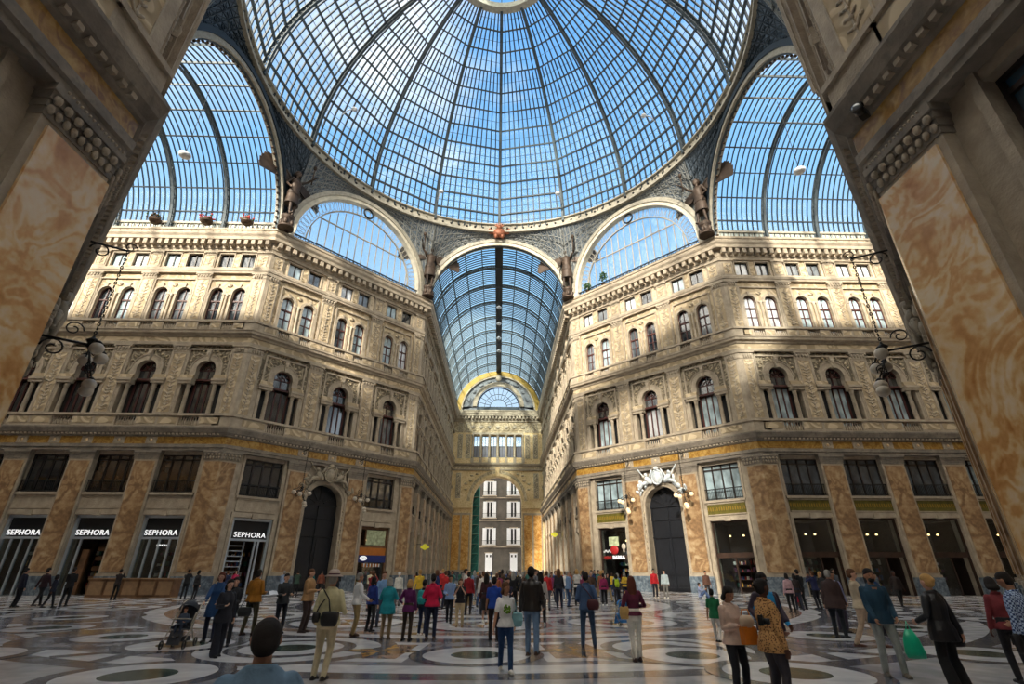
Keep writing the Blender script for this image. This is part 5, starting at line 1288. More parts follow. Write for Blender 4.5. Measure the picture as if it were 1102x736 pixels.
# ---- street beyond the far arch
def street():
    y = 120.; fr = T(0, y, 0); root = empty('palazzo', fr); tag(root, 'grey stone palazzo with white shutters seen through the far arch', 'building')
    mb = MB(); mb.box(-26, 26, 0, 8, 0, 27, 0); mb.box(-26, 26, -.12, 0, 0, .9, 1)
    for z in (6.75, 12.4, 17.4, 22.6): mb.box(-26, 26, -.2, 0, z-.25, z, 1)
    mb.box(-26, 26, -.9, 0, 26.3, 27.2, 1); link('facade', mb.mesh('facade', ['palazzo', 'mould']), root)
    cols = [-18.3, -12.8, -7.3, -1.75, 3.8, 9.3, 14.8]
    for j, (z0, h, op) in enumerate(((1.6, 3.7, 0), (7.0, 3.6, 1), (12.8, 3.6, 1), (17.7, 3.3, 1), (22.9, 2.8, 1))):
        fmb = MB(); fmb.box(-.75, .75, -.08, .02, z0, z0+h, 0); fmb.box(-.95, .95, -.15, .02, z0+h, z0+h+.2, 1)
        sh = MB()
        if op:
            for s in (-1, 1):
                fmb.box(s*.35-.22, s*.35+.22, -.1, -.07, z0+.3, z0+h-.15, 2); sh.box(s*1.12-.38, s*1.12+.38, -.2, -.1, z0, z0+h, 0)
                for k in range(12): sh.box(s*1.12-.3, s*1.12+.3, -.23, -.2, z0+.2+k*.27, z0+.3+k*.27, 0)
        else:
            for s in (-1, 1): sh.box(s*.4-.38, s*.4+.38, -.2, -.1, z0, z0+h, 0); sh.box(s*.4-.18, s*.4+.18, -.23, -.19, z0+h-.8, z0+h-.3, 1)
        fme = fmb.mesh('window', ['white', 'mould', 'black']); sme = sh.mesh('shutter', ['white', 'black'])
        bm = MB(); bm.box(-1.7, 1.7, -1.0, 0, z0-.2, z0-.02, 0); bm.box(-1.7, 1.7, -1.0, -.95, z0+.9, z0+.97, 1)
        for k in range(24): bm.box(-1.68+k*.145, -1.65+k*.145, -.99, -.96, z0, z0+.93, 1)
        bme = bm.mesh('balcony', ['mould', 'iron_dk'])
        for c in cols:
            w_ = link('window', fme, root, T(c)); link('shutters', sme, w_)
            if op: link('balcony', bme, root, T(c))
    sc = empty('scaffold', T(-4.75, 112, 0)); tag(sc, 'green netted scaffold tower at the left of the far arch', 'scaffold'); mb = MB()
    for x in (-.9, .9):
        for yy in (-.6, .6): mb.tube([(x, yy, 0), (x, yy, 18.5)], .05, 6)
    for k in range(10):
        z = 1.2+1.9*k; mb.bar((-.9, -.6, z), (.9, -.6, z), .04); mb.bar((-.9, .6, z), (.9, .6, z), .04); mb.bar((-.9, -.6, z), (-.9, .6, z), .04); mb.bar((.9, -.6, z), (.9, .6, z), .04)
        if k < 9: mb.bar((-.9, -.6, z), (.9, -.6, z+1.9), .03)
        mb.box(-.9, .9, -.6, .6, z-.06, z, 1)
    link('poles', mb.mesh('poles', ['greenpole', 'wood']), sc); mb = MB(); mb.box(-.98, .98, .62, .66, 0, 18.4); mb.box(-.98, -.94, -.62, .64, 0, 18.4); link('netting', mb.mesh('netting', ['greennet']), sc)
M['palazzo'] = stone('grey brown rendered stone', (64, 60, 56), (92, 86, 78), .6); M['greenpole'] = plain('green pole', (30, 110, 96), .5); M['greennet'] = plain('green netting', (28, 84, 76), .8)
street()
mb = MB(); mb.box(-30, 30, FY+3, 135, -.25, -.02); mb.build('floor', ['fl_mid'], kind='structure')
# stall counter in front of the left shops
def counter():
    e = empty('stall_counter', T(-24.7, 38.6, 0)); tag(e, 'low brown panelled stall counter before the left shopfronts', 'counter')
    for k in range(5):
        mb = MB(); x = -2.9+k*1.16; mb.box(x+.02, x+1.14, -.45, .45, .08, 1.15, 0); mb.box(x+.12, x+1.04, -.47, -.44, .2, 1.02, 1); link('panel', mb.mesh('panel', ['wood', 'tanwood']), e)
    mb = MB(); mb.box(-2.95, 2.95, -.52, .52, 1.15, 1.22); mb.box(-2.9, 2.9, -.4, .4, 0, .08); link('countertop', mb.mesh('countertop', ['tanwood']), e)
M['yellow'] = emis('yellow sign', (214, 206, 60), .25)
M['tanwood'] = plain('tan board', (146, 116, 84), .6, var=.2); counter()
# yellow and white hanging signs along the corridor
for x, y, z, c, lab in ((-8.4, 64, 4.3, 'yellow', 'yellow hanging sign on the left corridor wall'), (8.5, 76, 6.5, 'yellow', 'small yellow and white sign on the right corridor wall')):
    e = empty('hanging_sign', T(x, y, z)); tag(e, lab, 'sign'); mb = MB(); mb.tube([(0, .06, 0), (0, -.06, 0)], [.34, .34], 10); mb.box(-.5, .5, -.05, .05, -.14, .14); link('sign_box', mb.mesh('sign_box', [c]), e)
    mb = MB(); s = 1 if x > 0 else -1; mb.tube([(s*.5, 0, .3), (s*1.1, 0, .3)], .03, 5); link('sign_arm', mb.mesh('sign_arm', ['iron_dk']), e)
# ------------------------------------------------------------------ the people
BLK = (22, 22, 26); NAVY = (34, 40, 62); JEAN = (52, 76, 116); LJEAN = (96, 120, 150); TAN = (176, 146, 104); WHT = (222, 220, 214); KHK = (150, 126, 84); GRY = (104, 106, 112); BRN = (84, 60, 46)
DH = (28, 20, 16); BH = (92, 58, 34); GH = (150, 146, 140); YH = (186, 146, 88)
W1 = dict(lf=(.1, -.26, .08), rf=(-.1, .28, .12), lh=(.25, .16, .82), rh=(-.25, -.2, .84))      # walking
W2 = dict(lf=(.1, .22, .11), rf=(-.1, -.22, .08), lh=(.24, -.2, .85), rh=(-.25, .14, .82))
HOLD = dict(lh=(.13, -.3, 1.12), rh=(-.13, -.3, 1.12)); CAM = dict(lh=(.08, -.26, 1.5), rh=(-.08, -.26, 1.5), lhint=(.6, 0, -1), rhint=(-.6, 0, -1))
PHN = dict(rh=(-.1, -.26, 1.32), rhint=(-.6, .2, -1)); FW = dict(sex='f')
def PX(*a, **k): return person(*a, **k)[0]
def sub(root, nm, mb, mats): return link(nm, mb.mesh(nm, mats), root)
def cmat(key, c, **k):
    if key not in M: M[key] = plain(key, c, k.get('rough', .6), bump=k.get('bump', .2), vs=9)
    return key
def shoulder_bag(p, lab, x, y, z, w, h, d, c, strap, cat='bag', buckle=None):
    """p: (px, py, face, height) of the wearer; x,y,z in the wearer's frame"""
    e = empty('shoulder_bag', T(p[0], p[1], 0, R(p[2])) @ Matrix.Scale(p[3]/1.755, 4) @ T(x, y, z)); tag(e, lab, cat); k = cmat('bag %s' % (c,), c)
    mb = MB(); n = 14
    loft(mb, [((0, 0, -h/2+h*t), w/2*(1-.25*abs(2*t-1)**2), d/2*(1-.35*abs(2*t-1)**2)) for t in [i/6 for i in range(7)]], n); mb.box(-w*.42, w*.42, -d*.56, -d*.4, -.02, h*.42); sub(e, 'bag_body', mb, [k])
    mb = MB(); pts = [Vector(q)-Vector((x, y, z)) for q in strap]; mb.tube(pts, .012, 5); sub(e, 'strap', mb, [k])
    if buckle: mb = MB(); mb.box(-.02, .02, -d*.6, -d*.5, -.04, .0); sub(e, 'buckle', mb, [buckle])
    return e
# --- foreground
P0 = dict(det=2)
a = PX(-.72, 2.95, 198, 1.49, 'balding person in a faded denim jacket, back turned, closest to the camera', (96, 122, 144), NAVY, DH, 'm', hair='balding', coat=2, fat=1.15, pit=.12, rh=(-.4, -.1, .95), lh=(.36, -.12, .95), **P0)
mb = MB(); S_ = BAKE[list(BAKE)[-1]]['S']
mb.box(-.055, .055, .155, .17, 1.325, 1.365, 0); mb.tube([(-.16, .168, 1.24), (0, .178, 1.235), (.16, .168, 1.24)], .004, 5, 1); sub(a, 'jacket_label', mb, [cmat('tan label', (150, 92, 66)), cmat('seam', (40, 60, 84))])
a = PX(.61, 10.79, 12, 1.5, 'person in white T-shirt with green print and blue jeans, walking towards the camera', (226, 226, 228), (30, 62, 104), BH, 'm', (214, 210, 204), sex='f', top='short', hair='bob', lf=(.07, -.2, .08), rf=(-.07, .2, .11), rh=(-.3, -.14, .86), lh=(.22, .05, .9), yaw=.5, det=1)
mb = MB(); rnd = random.Random(2)
for k in range(16): mb.ell((rnd.uniform(-.06, .06), -.148+rnd.uniform(-.004, .004), 1.22+rnd.uniform(-.07, .07)), (.03, .012, .03), 6, 4, 0 if k % 4 else 1)
sub(a, 'shirt_print', mb, [cmat('lime print', (104, 148, 36)), cmat('dark print', (60, 60, 30))])
shoulder_bag((.61, 10.79, 12, 1.5), 'pale turquoise shoulder bag carried by the walker in the white T-shirt', .27, .0, 1.0, .26, .28, .12, (126, 176, 186), [(.27, 0, 1.1), (.2, .03, 1.44), (.24, .1, 1.1)])
PX(1.23, 12.74, 165, 1.79, 'person in a dark leather jacket and blue jeans striding away from the camera', (36, 30, 28), LJEAN, DH, 'm', (70, 50, 40), coat=2, top_pat='leather', lf=(.1, -.02, .08), rf=(-.16, .34, .14), rh=(-.24, -.18, .95), det=1)
PX(2.7, 13.99, 172, 1.68, 'person in a blue denim shirt and jeans, back turned, with a maroon bag', (70, 96, 136), (54, 80, 112), DH, 'm', NAVY, lf=(.15, .0, .08), rf=(-.15, .02, .08), lh=(.2, -.22, 1.05), rh=(-.2, -.22, 1.05), coat=1, det=1)
shoulder_bag((2.7, 13.99, 172, 1.68), 'maroon shoulder bag on the hip of the person in blue denim', -.16, .2, .99, .32, .24, .12, (74, 28, 36), [(-.16, .2, 1.1), (-.02, .17, 1.3), (.15, .1, 1.46), (.13, -.1, 1.42)])
PX(3.4, 12.04, 178, 1.6, 'person with long auburn hair, maroon top and white trousers', (92, 24, 52), (232, 226, 214), (96, 46, 30), 'l', (60, 40, 34), hair='long', lf=(.07, .06, .08), rf=(-.07, -.1, .08), lh=(.2, -.2, 1.1), rh=(-.2, -.22, 1.1), hem=.92, det=1, **FW)
shoulder_bag((3.4, 12.04, 178, 1.6), 'straw coloured bag at the hip of the person in white trousers', .23, .05, .98, .24, .26, .12, (196, 160, 96), [(.23, .05, 1.1), (.18, .06, 1.42), (.22, -.04, 1.1)])
a = PX(-2.57, 10.13, 176, 1.68, 'person in a cream shirt and trousers and a sun hat, back turned', (204, 196, 156), (206, 192, 160), GH, 'm', (50, 44, 38), fat=1.12, coat=1, lf=(.14, -.05, .08), rf=(-.1, .12, .1), lh=(.22, -.25, 1.05), rh=(-.22, -.25, 1.05), det=1)
mb = MB(); mb.lathe((0, 0, 1.685), [(.17, -.01), (.175, .0), (.11, .025), (.1, .09), (.07, .115), (.02, .12)], 18); mb.lathe((0, 0, 1.70), [(.112, .0), (.108, .035)], 18, 1); sub(a, 'hat', mb, [cmat('sun hat', (186, 168, 158)), cmat('hat band', (74, 30, 44))])
shoulder_bag((-2.57, 10.13, 176, 1.68), 'black camera bag slung behind the person in the sun hat', -.1, .22, .98, .34, .24, .16, BLK, [(-.1, .22, 1.08), (-.04, .2, 1.3), (.12, .13, 1.47), (.16, -.1, 1.4)])
shoulder_bag((-2.57, 10.13, 176, 1.68), 'small black pouch on the left hip of the person in the sun hat', .16, .2, 1.0, .14, .16, .1, (26, 26, 30), [(.16, .2, 1.08), (.12, .17, 1.2), (.05, .16, 1.3)])
PX(-5.68, 12.72, 50, 1.52, 'person in dark clothes with flared trousers, standing in profile beside the stroller', (30, 32, 42), (30, 32, 44), DH, 'l', BLK, hair='bob', coat=1, hem=.75, flare=.05, lf=(.08, .1, .08), rf=(-.1, -.14, .08), det=1, rh=(-.15, -.3, 1.15), **FW)
PX(-6.35, 14.4, 20, 1.55, 'person in a black jacket with a black handbag, left of the mustard jacket', (24, 24, 30), (26, 26, 32), DH, 'l', BLK, coat=2, lh=(.1, -.28, 1.1), rh=(-.12, -.28, 1.14), det=1)
shoulder_bag((-6.1, 14.35, 20, 1.55), 'black handbag held between the black jacket and the mustard jacket', .15, -.12, .86, .38, .24, .14, (30, 34, 36), [(.02, -.12, .96), (.08, -.12, 1.12), (.2, -.12, 1.12), (.28, -.12, .96)])
PX(-7.15, 15.2, 10, 1.66, 'person with reddish hair in a blue coat pushing a stroller', (28, 66, 112), NAVY, (90, 44, 30), 'l', BLK, hair='bob', coat=2, hem=.62, lh=(.17, -.42, 1.02), rh=(-.17, -.42, 1.02), det=1, **FW)
def stroller(x, y, ang, s, lab, cf, ch):
    e = empty('stroller', T(x, y, 0, R(ang)) @ Matrix.Scale(s, 4)); tag(e, lab, 'stroller'); mb = MB()
    for q in (-.22, .22): mb.tube([(q, .45, 1.0), (q, .35, .95), (q*1.1, -.32, .1)], .014, 6); mb.tube([(q*1.1, .3, .1), (q, -.05, .52), (q, .1, .75)], .014, 6); mb.tube([(q, .45, 1.0), (q, .52, 1.02)], .02, 6)
    mb.tube([(-.24, .3, .12), (.24, .3, .12)], .012, 6); mb.tube([(-.22, -.12, .62), (-.12, -.26, .64), (.12, -.26, .64), (.22, -.12, .62)], .016, 6); sub(e, 'frame', mb, ['iron_lt'])
    for q in (-.25, .25):
        for yy in (-.34, .32): mb = MB(); mb.tube([(q+.02*math.cos(0), yy+.085*math.cos(2*PI*k/16), .1+.085*math.sin(2*PI*k/16)) for k in range(16)], .018, 6, closed=True); mb.tube([(q-.02, yy, .1), (q+.02, yy, .1)], .03, 8); sub(e, 'wheel', mb, ['black'])
    mb = MB(); mb.obox((0, .02, .42), (.19, 0, 0), (0, .17, -.03), (0, .0, .025)); mb.obox((0, .22, .66), (.19, 0, 0), (0, .07, .24), (0, .025, -.01)); mb.obox((0, -.24, .24), (.14, 0, 0), (0, .06, .14), (0, .02, -.01)); sub(e, 'seat', mb, [cf])
    mb = MB(); vs = []; n = 8
    for i in range(n+1):
        a = R(100-130*i/n)
        for k in range(9): b_ = PI*k/8; vs.append((.22*math.cos(b_), .2-.34*math.sin(R(60)*i/n)*math.sin(b_)*1+.02, .78+.24*math.sin(b_)*math.cos(R(50)*i/n)))
    fs = [(i*9+k, i*9+k+1, (i+1)*9+k+1, (i+1)*9+k) for i in range(n) for k in range(8)]; mb.add(vs, fs, 0, True); sub(e, 'hood', mb, [ch])
    mb = MB(); mb.box(-.16, .16, -.1, .25, .14, .24); sub(e, 'basket', mb, [cf]); return e
stroller(-7.3, 14.1, 8, 1.0, 'dark stroller with a small child, pushed by the person in the blue coat', cmat('stroller fabric', (30, 34, 44)), cmat('stroller hood', (22, 26, 34)))
PX(-7.3, 14.1, 8, .86, 'small child in a patterned navy suit sitting in the stroller', (60, 74, 96), (40, 50, 70), BH, 'l', (60, 50, 44), z=.18, drop=.33, lf=(.1, -.42, .22), rf=(-.1, -.42, .22), lh=(.2, -.3, .78), rh=(-.2, -.3, .78), det=1, fat=1.15)
PX(-6.88, 16.85, 172, 1.73, 'person in a mustard jacket and dark green trousers, back turned', (160, 104, 24), (62, 58, 40), DH, 'm', (50, 30, 24), coat=2, fat=1.08, lh=(.18, -.25, 1.1), rh=(-.18, -.25, 1.1), lf=(.12, .1, .08), rf=(-.12, -.08, .08), det=1)
PX(-5.45, 17.35, 80, 1.75, 'person in a tan jacket and dark brown trousers, in profile', (176, 136, 92), (60, 44, 40), BH, 'l', (50, 36, 30), coat=2, rh=(-.1, -.3, 1.15), det=1)
PX(-6.12, 17.15, 40, 1.62, 'person in a dark grey jacket reading a leaflet beside the tan jacket', (52, 54, 58), (30, 34, 44), DH, 'l', BLK, coat=1, det=1, **HOLD)
e = empty('leaflet', T(-6.31, 16.8, 1.1, R(40)) @ Matrix.Rotation(.5, 4, 'X')); tag(e, 'open white leaflet held by the person in the dark grey jacket', 'leaflet'); mb = MB(); mb.obox((-.06, 0, 0), (.06, 0, .01), (0, .1, 0), (0, 0, .002)); mb.obox((.06, 0, 0), (.06, 0, -.01), (0, .1, 0), (0, 0, .002)); sub(e, 'paper', mb, ['white'])
PX(-3.7, 16.49, 110, 1.64, 'person in a white shirt and khaki trousers holding a sheet of paper', (216, 216, 216), KHK, GH, 'm', (70, 50, 36), fat=1.1, lh=(.2, -.3, 1.0), rh=(-.2, -.34, 1.0), det=1)
PX(-3.53, 17.68, 150, 1.52, 'person in a royal blue top and black trousers, back turned, beside the khaki trousers', (28, 52, 130), (24, 24, 32), DH, 'l', BLK, hair='bob', **FW)
PX(-3.5, 19.07, 20, 1.69, 'person in a light blue shirt facing the camera, between the blue and turquoise tops', (126, 166, 214), (70, 76, 96), BH, 'l')
PX(-2.65, 15.81, 178, 1.52, 'person in a turquoise jacket and khaki trousers with grey hair, back turned', (26, 142, 156), (146, 122, 92), GH, 'l', (110, 90, 70), hair='bob', coat=2, fat=1.15, hem=.7, lh=(.16, -.28, 1.25), rh=(-.16, -.28, 1.25), **FW)
PX(-2.03, 15.59, 170, 1.48, 'person in a purple jumper with a brown coat tied round the waist', (92, 24, 86), (58, 46, 40), YH, 'l', BLK, hair='bob', hem=.8, lh=(.3, -.2, 1.05), **FW)
mb = MB(); a_ = COL.objects[-1]
PX(-1.75, 16.6, 160, 1.46, 'person with a turquoise backpack and dark jeans, back turned', (40, 44, 60), (32, 44, 76), DH, 'l', WHT, hair='bun', **FW)
def backpack(x, y, ang, s, lab, c):
    e = empty('backpack', T(x, y, 0, R(ang)) @ Matrix.Scale(s, 4) @ T(0, .22, 1.2)); tag(e, lab, 'backpack'); k = cmat('pack %s' % (c,), c); mb = MB()
    loft(mb, [((0, .0, -.22+.44*t), .15*(1-.3*abs(2*t-1)**3), .09*(1-.3*abs(2*t-1)**3)) for t in [i/6 for i in range(7)]], 14); mb.ell((0, .08, -.07), (.11, .05, .1), 10, 6); sub(e, 'pack_body', mb, [k])
    for q in (-.1, .1): mb = MB(); mb.tube([(q, -.07, .17), (q*1.1, -.2, .27), (q*1.1, -.37, .15), (q*1.1, -.34, -.05), (q, -.1, -.15)], .014, 5); sub(e, 'strap', mb, [k])
backpack(-1.75, 16.6, 160, .83, 'turquoise backpack worn beside the bright pink coat', (30, 160, 160))
PX(-1.4, 15.77, 178, 1.62, 'person in a bright pink coat and dark jeans, back turned', (206, 22, 72), (34, 40, 66), DH, 'l', BRN, coat=1, fat=1.1, lh=(.22, -.22, 1.1), rh=(-.22, -.22, 1.1), **FW)
PX(-1.3, 20.26, 10, 1.56, 'person in a pale blue shirt and black trousers walking, right of the pink coat', (136, 162, 206), (26, 26, 34), DH, 'm', BLK, lf=(.04, -.2, .08), rf=(-.06, .2, .11), lh=(.16, -.22, 1.05), rh=(-.16, -.22, 1.05))
PX(-.83, 18.96, 0, 1.46, 'person in a black top and beige trousers raising a camera', (28, 26, 34), (190, 168, 132), BH, 'l', (120, 90, 60), fat=1.1, sex='f', hair='bob', top='short', lh=(.08, -.26, 1.4), rh=(-.08, -.26, 1.4), lhint=(.6, 0, -1), rhint=(-.6, 0, -1))
PX(-.85, 24.42, 170, 1.66, 'person in a dark red jacket and black trousers, back turned, behind the camera holder', (146, 24, 34), (26, 26, 32), DH, 'l', coat=1)
PX(-.2, 24.4, 200, 1.69, 'person in a white shirt and navy trousers beside the dark red jacket', (226, 220, 214), NAVY, BH, 'l', BLK)
PX(.35, 15.6, 170, 1.55, 'person in a royal blue T-shirt behind the walker in the white T-shirt', (28, 70, 168), (50, 40, 40), DH, 'm', BLK, top='short')
PX(.75, 17.2, 20, 1.52, 'person in a dark blue vest with crossed arms behind the white T-shirt', (34, 34, 60), (24, 24, 32), DH, 'l', WHT, hair='pony', lh=(-.06, -.22, 1.2), rh=(.06, -.22, 1.22), **FW)
PX(.02, 20.5, 175, 1.62, 'person in a black and red dress left of the blue T-shirt, back turned', (60, 26, 30), (26, 22, 26), DH, 'l', WHT, bot='skirt', hair='long', **FW)
PX(2.0, 19.78, 175, 1.66, 'person in a grey and white top with a brown bag, right of the leather jacket', (186, 180, 176), (26, 26, 30), DH, 'l', (230, 226, 220), hair='long', **FW)
shoulder_bag((2.0, 19.78, 175, 1.66), 'brown leather bag behind the person in the grey and white top', .05, .2, .9, .34, .32, .12, (150, 82, 40), [(.05, .2, 1.0), (.1, .14, 1.3), (.12, .08, 1.44)])
# --- the group at the right
PX(3.95, 8.35, 20, 1.5, 'person in a pale pink jacket and black trousers looking down at an orange bag', (206, 178, 162), (26, 26, 32), DH, 'm', BLK, hair='bob', coat=1, pit=.3, det=2, lh=(.1, -.26, 1.08), rh=(-.1, -.24, 1.15), **FW)
e = empty('handbag', T(4.02, 7.98, .93, R(15))); tag(e, 'orange and cream handbag held by the person in the pale pink jacket', 'bag'); mb = MB(); mb.box(-.11, .11, -.05, .05, -.16, .04); mb.box(-.1, .1, -.045, .045, .04, .06); sub(e, 'bag_body', mb, [cmat('orange leather', (196, 110, 24))])
mb = MB(); loft(mb, [((0, 0, .05), .1, .05), ((0, 0, .14), .12, .06), ((0, 0, .2), .08, .04)], 12); sub(e, 'bag_top', mb, [cmat('cream cloth', (206, 182, 156))]); mb = MB(); mb.tube([(-.07, 0, .18), (-.05, 0, .27), (.05, 0, .27), (.07, 0, .18)], .01, 5); sub(e, 'handle', mb, [cmat('orange leather', (196, 110, 24))])
PX(4.22, 7.75, 100, 1.6, 'person in a leopard print blouse and grey trousers, seen in profile', (150, 110, 70), (62, 58, 64), DH, 'd', BLK, top_pat='leopard', hair='bun', coat=1, fat=1.12, hem=.78, lh=(.14, -.26, 1.02), rh=(-.26, -.02, .84), det=2, **FW)
e = empty('camera', T(3.98, 7.45, 1.1, R(60))); tag(e, 'black camera hanging in front of the leopard print blouse', 'camera'); mb = MB(); mb.box(-.07, .07, -.03, .03, -.05, .05); mb.box(-.03, .03, -.03, .03, .05, .07); sub(e, 'camera_body', mb, ['black']); mb = MB(); mb.tube([(0, -.03, 0), (0, -.11, 0)], .035, 14); sub(e, 'lens', mb, ['black'])
a = PX(4.95, 9.2, 8, 1.68, 'person in a bright blue top and dark jacket with sunglasses, behind the leopard print', (34, 136, 196), (92, 76, 68), DH, 'd', BLK, lh=(.25, -.15, .95), rh=(-.25, -.15, .95), yaw=-.2, det=2, hem=.88)
mb = XB(); mb.mark(); [mb.ell((s*.033, -.102, 1.638), (.028, .012, .02), 10, 6) for s in (-1, 1)]; mb.bar((-.08, -.07, 1.64), (.08, -.07, 1.64), .004); mb.apply(BAKE[list(BAKE)[-1]]['S']['Mh']); sub(a, 'sunglasses', mb, ['black'])
mb = MB()
for s in (-1, 1):
    loft(mb, [((s*.145, .0, .86), .075, .165), ((s*.14, .0, 1.1), .06, .145), ((s*.135, .0, 1.3), .07, .148), ((s*.11, .005, 1.42), .06, .1)], 12); limb(mb, [(s*.18, .0, 1.39), (s*.27, .06, 1.18), (s*.25, -.1, 1.02)], [.07, .065, .055])
link('open_jacket', remesh(mb, .012, [cmat('dark plum jacket', (48, 34, 52))], 2, 'open_jacket'), a)
PX(6.2, 14.72, 150, 1.27, 'child in a green football shirt and white trousers beside the pale pink jacket', (20, 108, 66), (214, 208, 200), DH, 'm', BLK, top='short', hem=.8, lf=(.08, -.25, .08), rf=(-.08, .2, .15), rh=(-.1, -.4, 1.1), det=1)
PX(10.26, 15.96, 150, 1.75, 'stooped person in a brown coat and black trousers with a white cap, back turned', (62, 44, 42), (22, 28, 36), GH, 'm', BLK, coat=2, fat=1.15, hem=.72, lean=.16, lf=(.13, .0, .08), rf=(-.1, .08, .08), det=1)
a = PX(9.52, 13.74, 60, 1.76, 'person in a beige shirt and trousers walking with dark clothes over the arm', (192, 176, 150), (186, 160, 136), BH, 'l', (90, 60, 50), lf=(.1, -.28, .08), rf=(-.1, .26, .12), lh=(.05, -.3, 1.15), rh=(-.05, -.3, 1.15), det=1)
mb = XB(); mb.mark(); [mb.ell((s*.033, -.102, 1.638), (.026, .012, .016), 10, 6) for s in (-1, 1)]; mb.apply(BAKE[list(BAKE)[-1]]['S']['Mh']); sub(a, 'sunglasses', mb, ['black'])
e = empty('folded_jacket', T(9.52, 13.74, 0, R(60)) @ T(0, -.32, 1.08)); tag(e, 'bundle of dark navy clothes over the arm of the person in beige', 'jacket'); mb = MB(); mb.ell((0, 0, 0), (.24, .1, .1), 12, 7); mb.ell((.03, -.02, -.14), (.22, .07, .16), 12, 7); mb.ell((-.05, .0, .07), (.16, .09, .06), 10, 6); sub(e, 'cloth_bundle', mb, [cmat('navy wool', (30, 34, 54))]); e2 = MB(); e2.ell((.05, -.02, -.3), (.14, .05, .12), 10, 6); sub(e, 'lining', e2, [cmat('wine lining', (84, 30, 40))])
a = PX(7.58, 10.29, -18, 1.75, 'bearded person in a teal shirt and pale jeans carrying a green plastic bag', (26, 62, 84), (150, 154, 150), DH, 'm', (100, 92, 80), coat=1, hem=.84, lf=(.14, -.05, .08), rf=(-.14, .0, .08), lh=(.19, -.2, .95), rh=(-.16, -.24, .92), yaw=.1, det=2)
mb = XB(); mb.mark(); mb.ell((0, -.062, 1.565), (.058, .056, .048), 14, 8); mb.ell((0, -.1, 1.597), (.03, .012, .006), 8, 5); mb.apply(BAKE[list(BAKE)[-1]]['S']['Mh']); sub(a, 'beard', mb, ['hairdark'])
mb = MB(); mb.plate([(-.045, 1.44), (0, 1.2), (.045, 1.44)], -.132, -.12); sub(a, 'open_collar', mb, [cloth(SKIN['m'])])
e = empty('plastic_bag', T(7.83, 10.0, .62, R(-10))); tag(e, 'bright green plastic bag hanging from the hand of the bearded person', 'bag'); mb = MB(); loft(mb, [((.02, 0, -.3), .15, .05), ((.01, 0, -.22), .17, .08), ((0, 0, 0), .13, .06), ((0, 0, .14), .06, .03)], 16); sub(e, 'bag_body', mb, [cmat('green plastic', (24, 184, 140), rough=.35)]); mb = MB(); mb.tube([(-.04, 0, .12), (0, 0, .27), (.04, 0, .12)], .012, 5); sub(e, 'handle', mb, ['green plastic'])
PX(7.62, 8.96, 192, 1.66, 'blonde person in a black leather jacket and black trousers, back turned', (24, 24, 28), (14, 14, 16), YH, 'l', BLK, hair='bun', coat=2, top_pat='leather', flare=.04, hem=.74, lh=(.24, -.2, 1.02), rh=(-.28, .08, .86), det=2, **FW)
shoulder_bag((7.62, 8.96, 192, 1.66), 'long black leather bag at the side of the blonde person in black', -.24, .02, .86, .3, .42, .12, (18, 18, 20), [(-.24, .02, 1.0), (-.2, .04, 1.3), (-.15, .02, 1.44)])
PX(8.62, 8.55, 205, 1.7, 'person in a blue checked shirt cut by the right edge of the photo', (90, 120, 170), BLK, DH, 'm', BLK, top_pat='check', det=1, pit=.3, rh=(-.2, -.2, 1.0), lh=(.26, -.05, .85))
PX(9.35, 9.65, 160, 1.62, 'dark haired person bending forward behind the checked shirt at the right edge', (120, 44, 50), BLK, DH, 'd', BLK, hair='bob', pit=.35, sex='f')
shoulder_bag((8.62, 8.55, 205, 1.7), 'black bag below the arm of the person in the checked shirt', .26, -.05, .74, .2, .28, .1, (20, 20, 24), [(.26, -.05, .85), (.26, -.05, .92), (.26, -.04, .98)])
PX(11.9, 16.4, 30, 1.7, 'person in a long dark dress and blue top near the first right shopfront', (30, 62, 110), (30, 30, 36), DH, 'm', BLK, hair='long', coat=1, hem=.66, **FW)
PX(11.2, 17.3, 0, 1.72, 'person in a pale lilac shirt behind the bearded person', (150, 152, 190), (60, 54, 70), DH, 'm')
